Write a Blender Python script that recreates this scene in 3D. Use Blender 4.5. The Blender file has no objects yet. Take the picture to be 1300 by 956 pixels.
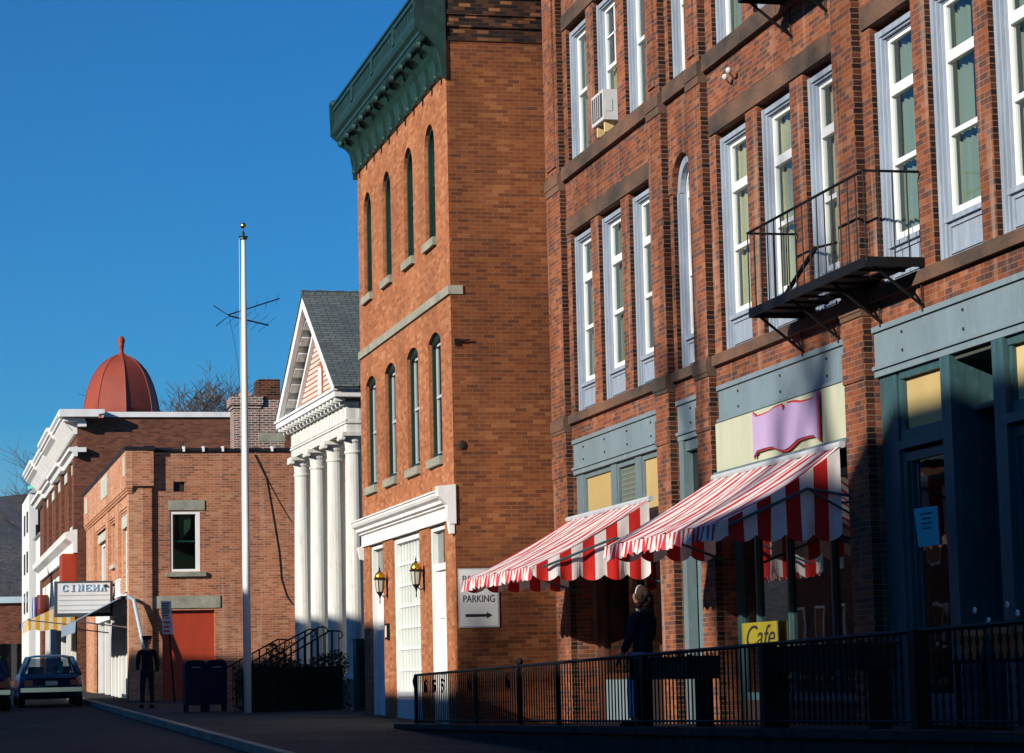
import bpy, bmesh, math, random
from mathutils import Vector, Matrix
R = math.radians
random.seed(7)
S = bpy.context.scene
COL = S.collection

# ------------------------------------------------------------------ camera
YAW, PITCH, ROLL, FPX = 0.23024306, 0.12896142, -0.02286382, 3267.6
fwd = Vector((math.sin(YAW)*math.cos(PITCH), math.cos(YAW)*math.cos(PITCH), math.sin(PITCH)))
rgt = Vector((math.cos(YAW), -math.sin(YAW), 0))
upv = rgt.cross(fwd)
r2 = rgt*math.cos(ROLL) + upv*math.sin(ROLL)
u2 = -rgt*math.sin(ROLL) + upv*math.cos(ROLL)
cam = bpy.data.cameras.new('camera'); camo = bpy.data.objects.new('camera', cam); COL.objects.link(camo)
camo.matrix_world = Matrix(((r2.x, u2.x, -fwd.x, 0), (r2.y, u2.y, -fwd.y, 0), (r2.z, u2.z, -fwd.z, 0), (0, 0, 0, 1)))
cam.sensor_width = 36; cam.lens = FPX/1300*36; cam.shift_y = -44/1300
cam.clip_start = 0.5; cam.clip_end = 9000
S.camera = camo

def ray(px, py):
    return r2*((px-650)/FPX) - u2*((py-434)/FPX) + fwd
def atX(px, py, X): d = ray(px, py); return d*(X/d.x)
def atY(px, py, Y): d = ray(px, py); return d*(Y/d.y)

# ------------------------------------------------------------------ light
SUN_EL, SUN_B = R(19.5), R(28)
w = bpy.data.worlds.new('World'); S.world = w; w.use_nodes = True
nt = w.node_tree; bg = nt.nodes['Background']
sky = nt.nodes.new('ShaderNodeTexSky'); sky.sky_type = 'NISHITA'; sky.sun_disc = False
sky.sun_elevation = SUN_EL; sky.sun_rotation = R(270)-SUN_B
sky.altitude = 300; sky.air_density = 1.0; sky.dust_density = 0.2; sky.ozone_density = 5.0
SKY_SAT, SKY_VAL = 1.7, 1.0
hs = nt.nodes.new('ShaderNodeHueSaturation'); hs.inputs['Saturation'].default_value = SKY_SAT; hs.inputs['Value'].default_value = SKY_VAL; hs.inputs['Hue'].default_value = 0.506
nt.links.new(sky.outputs[0], hs.inputs['Color']); nt.links.new(hs.outputs[0], bg.inputs[0])
bg.inputs[1].default_value = 0.08
sd = Vector((-math.cos(SUN_B)*math.cos(SUN_EL), -math.sin(SUN_B)*math.cos(SUN_EL), math.sin(SUN_EL)))
sl = bpy.data.lights.new('sun', 'SUN'); sl.energy = 5.0; sl.angle = R(0.53); sl.color = (1, 0.92, 0.80)
so = bpy.data.objects.new('sun', sl); COL.objects.link(so)
so.rotation_euler = sd.to_track_quat('Z', 'Y').to_euler(); so.location = (-30, 0, 40)
S.view_settings.view_transform = 'Standard'; S.view_settings.look = 'None'
S.view_settings.exposure = 0.47; S.view_settings.gamma = 1

# ------------------------------------------------------------------ materials
def nmat(name):
    m = bpy.data.materials.new(name); m.use_nodes = True
    t = m.node_tree; b = t.nodes['Principled BSDF']
    return m, t, b
def N(t, kind, **kw):
    n = t.nodes.new(kind)
    for k, v in kw.items():
        if isinstance(k, str) and hasattr(n, k): setattr(n, k, v)
    return n
def mth(t, op, a, b=None, c=None):
    n = t.nodes.new('ShaderNodeMath'); n.operation = op
    for i, v in enumerate((a, b, c)):
        if v is None: continue
        if isinstance(v, (int, float)): n.inputs[i].default_value = v
        else: t.links.new(v, n.inputs[i])
    return n.outputs[0]
def ramp(t, fac, stops, interp='LINEAR'):
    n = t.nodes.new('ShaderNodeValToRGB'); n.color_ramp.interpolation = interp
    e = n.color_ramp.elements
    while len(e) < len(stops): e.new(0.5)
    for i, (p, c) in enumerate(stops):
        e[i].position = p; e[i].color = (*c, 1) if len(c) == 3 else c
    t.links.new(fac, n.inputs[0]); return n.outputs[0]
def mixc(t, fac, a, b, blend='MIX'):
    n = t.nodes.new('ShaderNodeMix'); n.data_type = 'RGBA'; n.blend_type = blend
    for i, v in ((0, fac), (6, a), (7, b)):
        if isinstance(v, (int, float)): n.inputs[i].default_value = v
        elif isinstance(v, tuple): n.inputs[i].default_value = (*v, 1)
        else: t.links.new(v, n.inputs[i])
    return n.outputs[2]
def noise(t, vec, scale, detail=4, rough=0.55):
    n = t.nodes.new('ShaderNodeTexNoise'); n.inputs['Scale'].default_value = scale
    n.inputs['Detail'].default_value = detail; n.inputs['Roughness'].default_value = rough
    if vec is not None: t.links.new(vec, n.inputs['Vector'])
    return n.outputs['Fac']
def mapping(t, vec, sc):
    n = t.nodes.new('ShaderNodeMapping'); n.inputs['Scale'].default_value = sc
    t.links.new(vec, n.inputs['Vector']); return n.outputs[0]
def bump(t, b, h, strength=0.5, dist=0.01):
    n = t.nodes.new('ShaderNodeBump'); n.inputs['Strength'].default_value = strength
    n.inputs['Distance'].default_value = dist
    t.links.new(h, n.inputs['Height']); t.links.new(n.outputs[0], b.inputs['Normal'])

def brick(name, pal, mortar, mort=0.009, stain=0.3, streak=None, course=0.068, length=0.215):
    """pal: list of (cumulative position, colour) picked per brick"""
    m, t, b = nmat(name)
    uv = N(t, 'ShaderNodeUVMap').outputs[0]
    # a slight waviness so courses are not ruler straight
    sep = t.nodes.new('ShaderNodeSeparateXYZ'); t.links.new(uv, sep.inputs[0])
    wob = noise(t, uv, 0.9, 2)
    v = mth(t, 'ADD', sep.outputs[1], mth(t, 'MULTIPLY', mth(t, 'SUBTRACT', wob, 0.5), 0.022))
    u = mth(t, 'ADD', sep.outputs[0], mth(t, 'MULTIPLY', mth(t, 'SUBTRACT', noise(t, uv, 3.1, 1), 0.5), 0.02))
    cb = t.nodes.new('ShaderNodeCombineXYZ'); t.links.new(u, cb.inputs[0]); t.links.new(v, cb.inputs[1])
    bt = t.nodes.new('ShaderNodeTexBrick'); t.links.new(cb.outputs[0], bt.inputs['Vector'])
    for k, x in (('Scale', 1), ('Mortar Size', mort*0.62), ('Mortar Smooth', 0.3), ('Bias', 0), ('Brick Width', length), ('Row Height', course)):
        bt.inputs[k].default_value = x
    row = mth(t, 'FLOOR', mth(t, 'DIVIDE', v, course))
    odd = mth(t, 'FLOORED_MODULO', row, 2)
    colu = mth(t, 'FLOOR', mth(t, 'ADD', mth(t, 'DIVIDE', u, length), mth(t, 'MULTIPLY', mth(t, 'SUBTRACT', 1, odd), 0.5)))
    c2 = t.nodes.new('ShaderNodeCombineXYZ'); t.links.new(colu, c2.inputs[0]); t.links.new(row, c2.inputs[1])
    wn = t.nodes.new('ShaderNodeTexWhiteNoise'); wn.noise_dimensions = '2D'; t.links.new(c2.outputs[0], wn.inputs['Vector'])
    # bias brick choice by a patchy noise so dark bricks cluster
    pn = noise(t, uv, 0.55, 3)
    pick = mth(t, 'ADD', wn.outputs['Value'], mth(t, 'MULTIPLY', mth(t, 'SUBTRACT', pn, 0.5), 0.9))
    base = ramp(t, pick, pal, 'LINEAR')
    fine = noise(t, uv, 38, 3, 0.7)
    base = mixc(t, 1.0, base, ramp(t, fine, [(0.25, (0.72,)*3), (0.75, (1.22,)*3)]), 'MULTIPLY')
    colr = mixc(t, bt.outputs['Fac'], base, mortar)
    big = noise(t, mapping(t, uv, (0.5, 0.22, 1)), 1.3, 5, 0.6)
    lo = 1-stain
    colr = mixc(t, 1.0, colr, ramp(t, big, [(0.3, (lo, lo, lo)), (0.62, (1.06,)*3)]), 'MULTIPLY')
    if streak:
        st = noise(t, mapping(t, uv, (2.6, 0.16, 1)), 1.6, 4, 0.6)
        colr = mixc(t, ramp(t, st, [(0.54, (0,)*3), (0.72, (streak[1],)*3)]), colr, streak[0])
    t.links.new(colr, b.inputs['Base Color']); b.inputs['Roughness'].default_value = 0.92
    b.inputs['Specular IOR Level'].default_value = 0.15
    h = mth(t, 'ADD', mth(t, 'MULTIPLY', mth(t, 'SUBTRACT', 1, bt.outputs['Fac']), 1), mth(t, 'MULTIPLY', fine, 0.6))
    bump(t, b, h, 0.6, 0.006)
    return m

def paint(name, col, rough=0.5, var=0.12, dirt=None, sc=2.0, stretch=(1, 1, 0.3), spec=0.3, metal=0, bmp=0.15):
    m, t, b = nmat(name)
    g = t.nodes.new('ShaderNodeTexCoord').outputs['Object']
    n1 = noise(t, mapping(t, g, stretch), sc, 5, 0.6)
    c = mixc(t, 1.0, col, ramp(t, n1, [(0.3, (1-var,)*3), (0.7, (1+var*0.5,)*3)]), 'MULTIPLY')
    if dirt:
        n2 = noise(t, mapping(t, g, (1.5, 1.5, 0.5)), sc*3, 6, 0.7)
        c = mixc(t, ramp(t, n2, [(0.52, (0,)*3), (0.75, (dirt[1],)*3)]), c, dirt[0])
    t.links.new(c, b.inputs['Base Color'])
    b.inputs['Roughness'].default_value = rough; b.inputs['Specular IOR Level'].default_value = spec
    b.inputs['Metallic'].default_value = metal
    if bmp: bump(t, b, noise(t, g, 25, 3), bmp, 0.004)
    return m

def stone(name, col, col2, sc=3):
    m, t, b = nmat(name)
    g = t.nodes.new('ShaderNodeTexCoord').outputs['Object']
    n1 = noise(t, mapping(t, g, (1, 0.5, 1)), sc, 6, 0.65)
    c = ramp(t, n1, [(0.35, col), (0.65, col2)])
    n2 = noise(t, g, 40, 3, 0.7)
    c = mixc(t, 1.0, c, ramp(t, n2, [(0.3, (0.75,)*3), (0.7, (1.2,)*3)]), 'MULTIPLY')
    t.links.new(c, b.inputs['Base Color']); b.inputs['Roughness'].default_value = 0.9
    b.inputs['Specular IOR Level'].default_value = 0.2
    bump(t, b, n2, 0.5, 0.01); return m

def stripes(name, a, b_, period, duty=0.5, extra=None):
    """stripes along UV u; extra thin stripes = (colour, period)"""
    m, t, b = nmat(name)
    uv = N(t, 'ShaderNodeUVMap').outputs[0]
    sep = t.nodes.new('ShaderNodeSeparateXYZ'); t.links.new(uv, sep.inputs[0])
    f = mth(t, 'FRACT', mth(t, 'DIVIDE', sep.outputs[0], period))
    k = mth(t, 'LESS_THAN', f, duty)
    c = mixc(t, k, b_, a)
    n1 = noise(t, mapping(t, uv, (1, 0.4, 1)), 6, 4)
    c = mixc(t, 1.0, c, ramp(t, n1, [(0.3, (0.86,)*3), (0.7, (1.03,)*3)]), 'MULTIPLY')
    t.links.new(c, b.inputs['Base Color']); b.inputs['Roughness'].default_value = 0.85
    b.inputs['Specular IOR Level'].default_value = 0.15
    # cloth lets a little light through
    tr = t.nodes.new('ShaderNodeBsdfTranslucent'); t.links.new(c, tr.inputs[0])
    mx = t.nodes.new('ShaderNodeMixShader'); mx.inputs[0].default_value = 0.22
    out = t.nodes['Material Output']
    t.links.new(b.outputs[0], mx.inputs[1]); t.links.new(tr.outputs[0], mx.inputs[2]); t.links.new(mx.outputs[0], out.inputs[0])
    return m

def glass(name, tint=(0.75, 0.85, 0.85), refl=1.0, rough=0.015, wave=0.25):
    m = bpy.data.materials.new(name); m.use_nodes = True
    t = m.node_tree; t.nodes.clear()
    o = t.nodes.new('ShaderNodeOutputMaterial')
    tr = t.nodes.new('ShaderNodeBsdfTransparent'); tr.inputs[0].default_value = (*tint, 1)
    gl = t.nodes.new('ShaderNodeBsdfGlossy'); gl.inputs['Roughness'].default_value = rough
    ge = t.nodes.new('ShaderNodeNewGeometry'); dt_ = t.nodes.new('ShaderNodeVectorMath'); dt_.operation = 'DOT_PRODUCT'
    t.links.new(ge.outputs['Incoming'], dt_.inputs[0]); t.links.new(ge.outputs['Normal'], dt_.inputs[1])
    cs_ = mth(t, 'ABSOLUTE', dt_.outputs['Value'])
    fr = mth(t, 'ADD', mth(t, 'MULTIPLY', mth(t, 'POWER', mth(t, 'SUBTRACT', 1.0, cs_), 5.0), 0.96), 0.04)   # Schlick, same from both sides of a thin pane
    k = mth(t, 'MULTIPLY', fr, 1.5*refl); k = mth(t, 'MINIMUM', k, 0.95)
    mx = t.nodes.new('ShaderNodeMixShader')
    t.links.new(k, mx.inputs[0]); t.links.new(tr.outputs[0], mx.inputs[1]); t.links.new(gl.outputs[0], mx.inputs[2])
    bp = t.nodes.new('ShaderNodeBump'); bp.inputs['Strength'].default_value = wave; bp.inputs['Distance'].default_value = 0.004
    tc = t.nodes.new('ShaderNodeTexCoord').outputs['Object']
    t.links.new(noise(t, tc, 2.2, 1), bp.inputs['Height']); t.links.new(bp.outputs[0], gl.inputs['Normal'])
    t.links.new(mx.outputs[0], o.inputs[0]); return m

def flat(name, col, rough=0.7, spec=0.3, metal=0):
    m, t, b = nmat(name); b.inputs['Base Color'].default_value = (*col, 1)
    b.inputs['Roughness'].default_value = rough; b.inputs['Specular IOR Level'].default_value = spec
    b.inputs['Metallic'].default_value = metal; return m

M = {}
M['brick_red'] = brick('weathered red brick', [(0.0, (0.095, 0.05, 0.045)), (0.26, (0.14, 0.06, 0.046)), (0.46, (0.20, 0.064, 0.034)), (0.65, (0.24, 0.071, 0.032)), (0.88, (0.275, 0.088, 0.04)), (1.0, (0.31, 0.125, 0.07))],
                       (0.29, 0.16, 0.095), 0.009, 0.48, ((0.40, 0.34, 0.28), 0.45))
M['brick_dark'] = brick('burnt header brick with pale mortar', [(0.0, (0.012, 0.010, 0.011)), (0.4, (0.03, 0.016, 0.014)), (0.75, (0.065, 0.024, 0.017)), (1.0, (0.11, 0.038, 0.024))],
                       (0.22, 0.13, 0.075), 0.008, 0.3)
M['brick_bank'] = brick('orange brown brick', [(0.0, (0.11, 0.038, 0.020)), (0.3, (0.165, 0.053, 0.023)), (0.65, (0.195, 0.063, 0.026)), (0.9, (0.225, 0.078, 0.030)), (1.0, (0.27, 0.105, 0.042))],
                        (0.27, 0.14, 0.062), 0.006, 0.40, ((0.10, 0.045, 0.028), 0.35))
M['brick_front'] = brick('smooth orange facing brick', [(0.0, (0.28, 0.095, 0.042)), (0.3, (0.36, 0.128, 0.055)), (0.75, (0.40, 0.15, 0.066)), (1.0, (0.46, 0.21, 0.10))],
                         (0.36, 0.18, 0.09), 0.006, 0.28, ((0.17, 0.09, 0.06), 0.5))
M['brick_pink'] = brick('pale pinkish brick', [(0.0, (0.36, 0.15, 0.085)), (0.3, (0.47, 0.20, 0.11)), (0.7, (0.54, 0.245, 0.14)), (1.0, (0.6, 0.32, 0.2))],
                        (0.5, 0.32, 0.2), 0.014, 0.2)
M['brick_cin'] = brick('reddish common brick with light mortar', [(0.0, (0.20, 0.08, 0.05)), (0.3, (0.33, 0.115, 0.06)), (0.7, (0.40, 0.14, 0.07)), (1.0, (0.44, 0.20, 0.115))],
                       (0.40, 0.25, 0.16), 0.013, 0.28, ((0.5, 0.4, 0.32), 0.3))
M['brick_brown'] = brick('dark brown brick', [(0.0, (0.085, 0.032, 0.022)), (0.4, (0.14, 0.05, 0.03)), (1.0, (0.19, 0.075, 0.045))],
                         (0.15, 0.08, 0.055), 0.01, 0.25)
M['brick_chim'] = brick('sooty chimney brick with white mortar', [(0.0, (0.06, 0.035, 0.03)), (0.3, (0.16, 0.07, 0.05)), (0.8, (0.25, 0.10, 0.07)), (1.0, (0.3, 0.15, 0.11))],
                       (0.50, 0.46, 0.41), 0.022, 0.4)
M['brick_soot'] = brick('blackened corbel brick', [(0.0, (0.012, 0.010, 0.010)), (0.5, (0.035, 0.02, 0.015)), (0.8, (0.10, 0.045, 0.022)), (1.0, (0.32, 0.14, 0.06))],
                        (0.06, 0.04, 0.03), 0.009, 0.45)
M['stone_brown'] = stone('brownstone', (0.04, 0.038, 0.033), (0.17, 0.092, 0.06), 0.9)
M['stone_grey'] = stone('grey green stone', (0.21, 0.22, 0.18), (0.34, 0.33, 0.26), 3)
M['stone_pale'] = stone('pale limestone', (0.40, 0.42, 0.36), (0.52, 0.52, 0.45), 4)
M['casing'] = paint('blue grey painted wood', (0.27, 0.325, 0.395), 0.55, 0.22, ((0.5, 0.5, 0.5), 0.35), 3, (3, 3, 0.3))
M['sash'] = paint('white window paint', (0.78, 0.78, 0.76), 0.45, 0.08)
M['white'] = paint('white painted wood', (0.74, 0.74, 0.73), 0.6, 0.14, ((0.5, 0.48, 0.44), 0.35), 1.4, (1, 1, 0.4))
M['offwhite'] = paint('weathered off white paint', (0.64, 0.64, 0.60), 0.75, 0.28, ((0.34, 0.33, 0.28), 0.65), 2.2, (3, 3, 0.14))
M['greypaint'] = paint('light grey paint', (0.42, 0.45, 0.47), 0.6, 0.12)
M['fascia'] = paint('grey blue storefront paint', (0.165, 0.225, 0.255), 0.5, 0.16, ((0.28, 0.36, 0.38), 0.4), 1.2)
M['teal'] = paint('dark teal storefront paint', (0.035, 0.085, 0.095), 0.45, 0.25, ((0.09, 0.17, 0.18), 0.5), 3, (4, 4, 0.25))
M['tealmid'] = paint('grey teal frame paint', (0.12, 0.175, 0.19), 0.5, 0.2, ((0.26, 0.33, 0.34), 0.4), 3, (4, 4, 0.25))
M['green'] = paint('dark green painted sheet metal', (0.006, 0.036, 0.030), 0.5, 0.5, ((0.045, 0.10, 0.09), 0.6), 4, (1, 1, 1), 0.5)
M['greendark'] = paint('dark green window paint', (0.006, 0.032, 0.025), 0.4, 0.3, None, 4)
M['iron'] = paint('black painted iron', (0.008, 0.008, 0.009), 0.6, 0.3, ((0.03, 0.018, 0.012), 0.25), 6, (1, 1, 1), 0.15)
M['slate'] = None
M['domered'] = paint('red oxide sheet metal', (0.27, 0.048, 0.024), 0.6, 0.25, ((0.17, 0.05, 0.035), 0.5), 2.0)
M['doorred'] = paint('red painted steel door', (0.36, 0.045, 0.018), 0.5, 0.12, None, 2, (3, 3, 0.4))
M['polewhite'] = paint('white flagpole paint', (0.80, 0.79, 0.77), 0.35, 0.05)
M['darkred'] = paint('dark maroon enamel', (0.12, 0.018, 0.014), 0.4, 0.1)
M['gold'] = flat('gilt ball', (0.75, 0.45, 0.15), 0.3, 0.5, 1)
M['brass'] = flat('brass lantern cap', (0.75, 0.47, 0.07), 0.35, 0.5, 1)
M['frost'] = flat('frosted lantern glass', (0.45, 0.43, 0.36), 0.3, 0.5)
M['dark'] = flat('dark interior', (0.02, 0.021, 0.022), 0.9)
M['intwall'] = flat('dim interior wall', (0.05, 0.06, 0.05), 0.9)
M['intfloor'] = flat('dim interior floor', (0.03, 0.03, 0.028), 0.9)
M['glass'] = glass('window glass', (0.92, 0.97, 0.94), 0.72)
M['glassgreen'] = glass('greenish old glass', (0.55, 0.68, 0.62))
M['glassdark'] = glass('dark shop glass', (0.4, 0.46, 0.48), 0.9)
M['glassclear'] = glass('clear glass', (0.96, 0.96, 0.93), 0.22)
M['cream'] = paint('cream curtain cloth', (0.46, 0.41, 0.27), 0.9, 0.1, None, 3, (6, 6, 0.2))
M['netting'] = paint('grey green net curtain', (0.20, 0.235, 0.195), 0.9, 0.15, None, 3, (6, 6, 0.2))
M['tan'] = paint('tan transom blind', (0.56, 0.42, 0.20), 0.8, 0.1, None, 1.5)
M['mesh'] = paint('grey vent grille', (0.03, 0.032, 0.028), 0.6, 0.3)
M['roof_tar'] = paint('black roof tar', (0.012, 0.012, 0.015), 0.5, 0.3)
M['purple'] = paint('lavender sign paint', (0.42, 0.31, 0.50), 0.6, 0.08)
M['redtrim'] = flat('red trim', (0.45, 0.03, 0.03), 0.5)
M['corr'] = paint('pale green yellow corrugated sheet', (0.37, 0.385, 0.285), 0.5, 0.1, ((0.38, 0.42, 0.3), 0.4), 2, (3, 3, 0.3))
M['aw_top'] = stripes('red and white canvas', (0.62, 0.05, 0.07), (0.80, 0.76, 0.73), 0.20, 0.5)
M['aw_canvas'] = stripes('red and white canvas top', (0.60, 0.045, 0.06), (0.82, 0.78, 0.75), 0.30, 0.40)
M['aw_side'] = stripes('red and white side curtain canvas', (0.60, 0.025, 0.02), (0.84, 0.78, 0.76), 0.36, 0.5)
M['aw_yellow'] = stripes('yellow and white canvas', (0.72, 0.42, 0.03), (0.74, 0.70, 0.6), 0.30, 0.5)
M['aw_blue'] = paint('blue grey awning canvas', (0.20, 0.27, 0.34), 0.8, 0.1)
M['aw_grey'] = stripes('faded grey and white canvas', (0.33, 0.34, 0.33), (0.62, 0.62, 0.6), 0.5, 0.5)
M['signwhite'] = paint('white enamel sign face', (0.66, 0.67, 0.66), 0.4, 0.06)
M['signback'] = flat('sign frame', (0.05, 0.06, 0.07), 0.5)
M['ink'] = flat('black sign ink', (0.02, 0.02, 0.025), 0.6)
M['skyblue'] = flat('pale blue letters', (0.36, 0.50, 0.64), 0.6)
M['signblue'] = paint('blue white street sign', (0.42, 0.50, 0.58), 0.5, 0.1)
M['mailblue'] = paint('dark navy collection box paint', (0.004, 0.008, 0.03), 0.6, 0.15, None, 4, (1, 1, 1), 0.12)
M['cloth_navy'] = paint('dark navy cloth', (0.008, 0.012, 0.026), 0.95, 0.3, None, 8)
M['cloth_black'] = paint('near black cloth', (0.010, 0.009, 0.010), 0.95, 0.3, None, 8)
M['denim'] = paint('blue denim', (0.26, 0.42, 0.66), 0.9, 0.2, None, 10)
M['skin'] = flat('skin', (0.42, 0.20, 0.12), 0.55)
M['hair'] = paint('brown wavy hair', (0.05, 0.026, 0.014), 0.7, 0.4, None, 20, (1, 1, 1))
M['terracotta'] = paint('terracotta', (0.62, 0.21, 0.09), 0.8, 0.15)
M['planter'] = paint('dark brown planter box', (0.022, 0.014, 0.012), 0.7, 0.2)
M['planterwood'] = paint('dark varnished brown wood', (0.07, 0.028, 0.016), 0.5, 0.25)
M['leafdark'] = paint('dark evergreen leaves', (0.012, 0.022, 0.010), 0.8, 0.4, None, 9, (1, 1, 1))
M['flower'] = flat('white petals', (0.75, 0.72, 0.62), 0.6)
M['bark'] = paint('grey brown bark', (0.085, 0.066, 0.052), 0.95, 0.3, None, 8)
M['carblue'] = paint('blue car paint', (0.020, 0.058, 0.115), 0.25, 0.05, None, 2, (1, 1, 1), 0.6, 0, 0)
M['cardark'] = paint('dark car paint', (0.012, 0.022, 0.035), 0.3, 0.05, None, 2, (1, 1, 1), 0.6, 0, 0)
M['rubber'] = flat('tyre rubber', (0.015, 0.015, 0.015), 0.8)
M['chrome'] = flat('chrome', (0.6, 0.6, 0.6), 0.15, 0.5, 1)
M['lampred'] = flat('red tail lamp lens', (0.25, 0.01, 0.01), 0.2, 0.5)
M['platew'] = flat('licence plate', (0.4, 0.42, 0.36), 0.4)
M['teal_notice'] = paint('turquoise paper', (0.08, 0.50, 0.55), 0.7, 0.1)
M['yellow_sign'] = flat('yellow cafe sign', (0.26, 0.22, 0.02), 0.5)
M['copper'] = flat('green copper', (0.10, 0.42, 0.34), 0.7)
M['lightblue_trim'] = paint('light blue cornice paint', (0.42, 0.56, 0.66), 0.6, 0.08)
M['steel'] = flat('galvanised steel', (0.35, 0.37, 0.4), 0.35, 0.5, 0.8)
M['wire'] = flat('black cable', (0.01, 0.01, 0.01), 0.8)
M['utilgreen'] = paint('dark green utility paint', (0.02, 0.07, 0.06), 0.5, 0.2)
M['awcool'] = flat('air conditioner enamel', (0.52, 0.53, 0.52), 0.45)
M['grille'] = flat('dark grille', (0.04, 0.045, 0.045), 0.6)
M['siding_white'] = paint('white clapboard', (0.68, 0.68, 0.66), 0.7, 0.12)

def mk_slate():
    m = brick('blue grey roof slate', [(0.0, (0.085, 0.105, 0.105)), (0.5, (0.105, 0.13, 0.13)), (1.0, (0.135, 0.155, 0.15))], (0.025, 0.033, 0.036), 0.016, 0.12, None, 0.115, 0.3)
    return m
M['slate'] = mk_slate()
def mk_clap():
    m, t, b = nmat('red and white striped gable siding')
    uv = N(t, 'ShaderNodeUVMap').outputs[0]
    sep = t.nodes.new('ShaderNodeSeparateXYZ'); t.links.new(uv, sep.inputs[0])
    f = mth(t, 'FRACT', mth(t, 'DIVIDE', sep.outputs[1], 0.125))
    c = mixc(t, mth(t, 'LESS_THAN', f, 0.70), (0.33, 0.075, 0.042), (0.60, 0.50, 0.42))
    t.links.new(c, b.inputs['Base Color']); b.inputs['Roughness'].default_value = 0.7
    bump(t, b, f, 0.6, 0.02); return m
M['clap'] = mk_clap()
def mk_asph(name, c1, c2, sc, slab=0):
    m, t, b = nmat(name)
    g = t.nodes.new('ShaderNodeTexCoord').outputs['Object']
    a = noise(t, g, sc, 5, 0.6); f = noise(t, g, 60, 3, 0.8)
    c = ramp(t, a, [(0.35, c1), (0.65, c2)])
    c = mixc(t, 1.0, c, ramp(t, f, [(0.3, (0.7,)*3), (0.7, (1.3,)*3)]), 'MULTIPLY')
    if slab:
        bt = t.nodes.new('ShaderNodeTexBrick'); t.links.new(g, bt.inputs['Vector'])
        for k, x in (('Scale', 1), ('Mortar Size', 0.012), ('Bias', 0), ('Brick Width', slab), ('Row Height', slab)): bt.inputs[k].default_value = x
        bt.inputs['Color1'].default_value = (1, 1, 1, 1); bt.inputs['Color2'].default_value = (0.72, 0.72, 0.72, 1); bt.inputs['Mortar'].default_value = (0.25, 0.25, 0.25, 1)
        c = mixc(t, 1.0, c, bt.outputs['Color'], 'MULTIPLY')
    cr = t.nodes.new('ShaderNodeTexVoronoi'); cr.feature = 'DISTANCE_TO_EDGE'; cr.inputs['Scale'].default_value = 0.45
    ad = t.nodes.new('ShaderNodeVectorMath'); ad.operation = 'ADD'; t.links.new(g, ad.inputs[0])
    nn = t.nodes.new('ShaderNodeTexNoise'); nn.inputs['Scale'].default_value = 1.3; nn.inputs['Detail'].default_value = 5; t.links.new(g, nn.inputs['Vector']); t.links.new(nn.outputs['Color'], ad.inputs[1]); t.links.new(ad.outputs[0], cr.inputs['Vector'])
    c = mixc(t, 1.0, c, ramp(t, cr.outputs['Distance'], [(0.0, (0.35,)*3), (0.02, (1.0,)*3)]), 'MULTIPLY')
    t.links.new(c, b.inputs['Base Color']); b.inputs['Roughness'].default_value = 0.9
    b.inputs['Specular IOR Level'].default_value = 0.2
    bump(t, b, f, 0.5, 0.01); return m
M['asphalt'] = mk_asph('worn asphalt', (0.016, 0.016, 0.017), (0.036, 0.035, 0.034), 0.5)
M['concrete'] = mk_asph('old concrete pavement', (0.03, 0.029, 0.027), (0.06, 0.056, 0.052), 0.6, 1.5)
M['earth'] = mk_asph('winter grass and soil', (0.035, 0.035, 0.02), (0.06, 0.05, 0.03), 0.05)
def mk_hill():
    m, t, b = nmat('bare wooded hillside')
    g = t.nodes.new('ShaderNodeTexCoord').outputs['Object']
    a = noise(t, g, 0.012, 6, 0.6); f = noise(t, mapping(t, g, (1, 1, 0.35)), 0.16, 4, 0.7)
    c = ramp(t, a, [(0.35, (0.035, 0.035, 0.03)), (0.65, (0.085, 0.066, 0.055))])
    c = mixc(t, 1.0, c, ramp(t, f, [(0.32, (0.45,)*3), (0.68, (1.6,)*3)]), 'MULTIPLY')
    t.links.new(c, b.inputs['Base Color']); b.inputs['Roughness'].default_value = 1
    b.inputs['Specular IOR Level'].default_value = 0.0
    bump(t, b, f, 1.0, 3.0); return m
M['hill'] = mk_hill()

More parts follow.
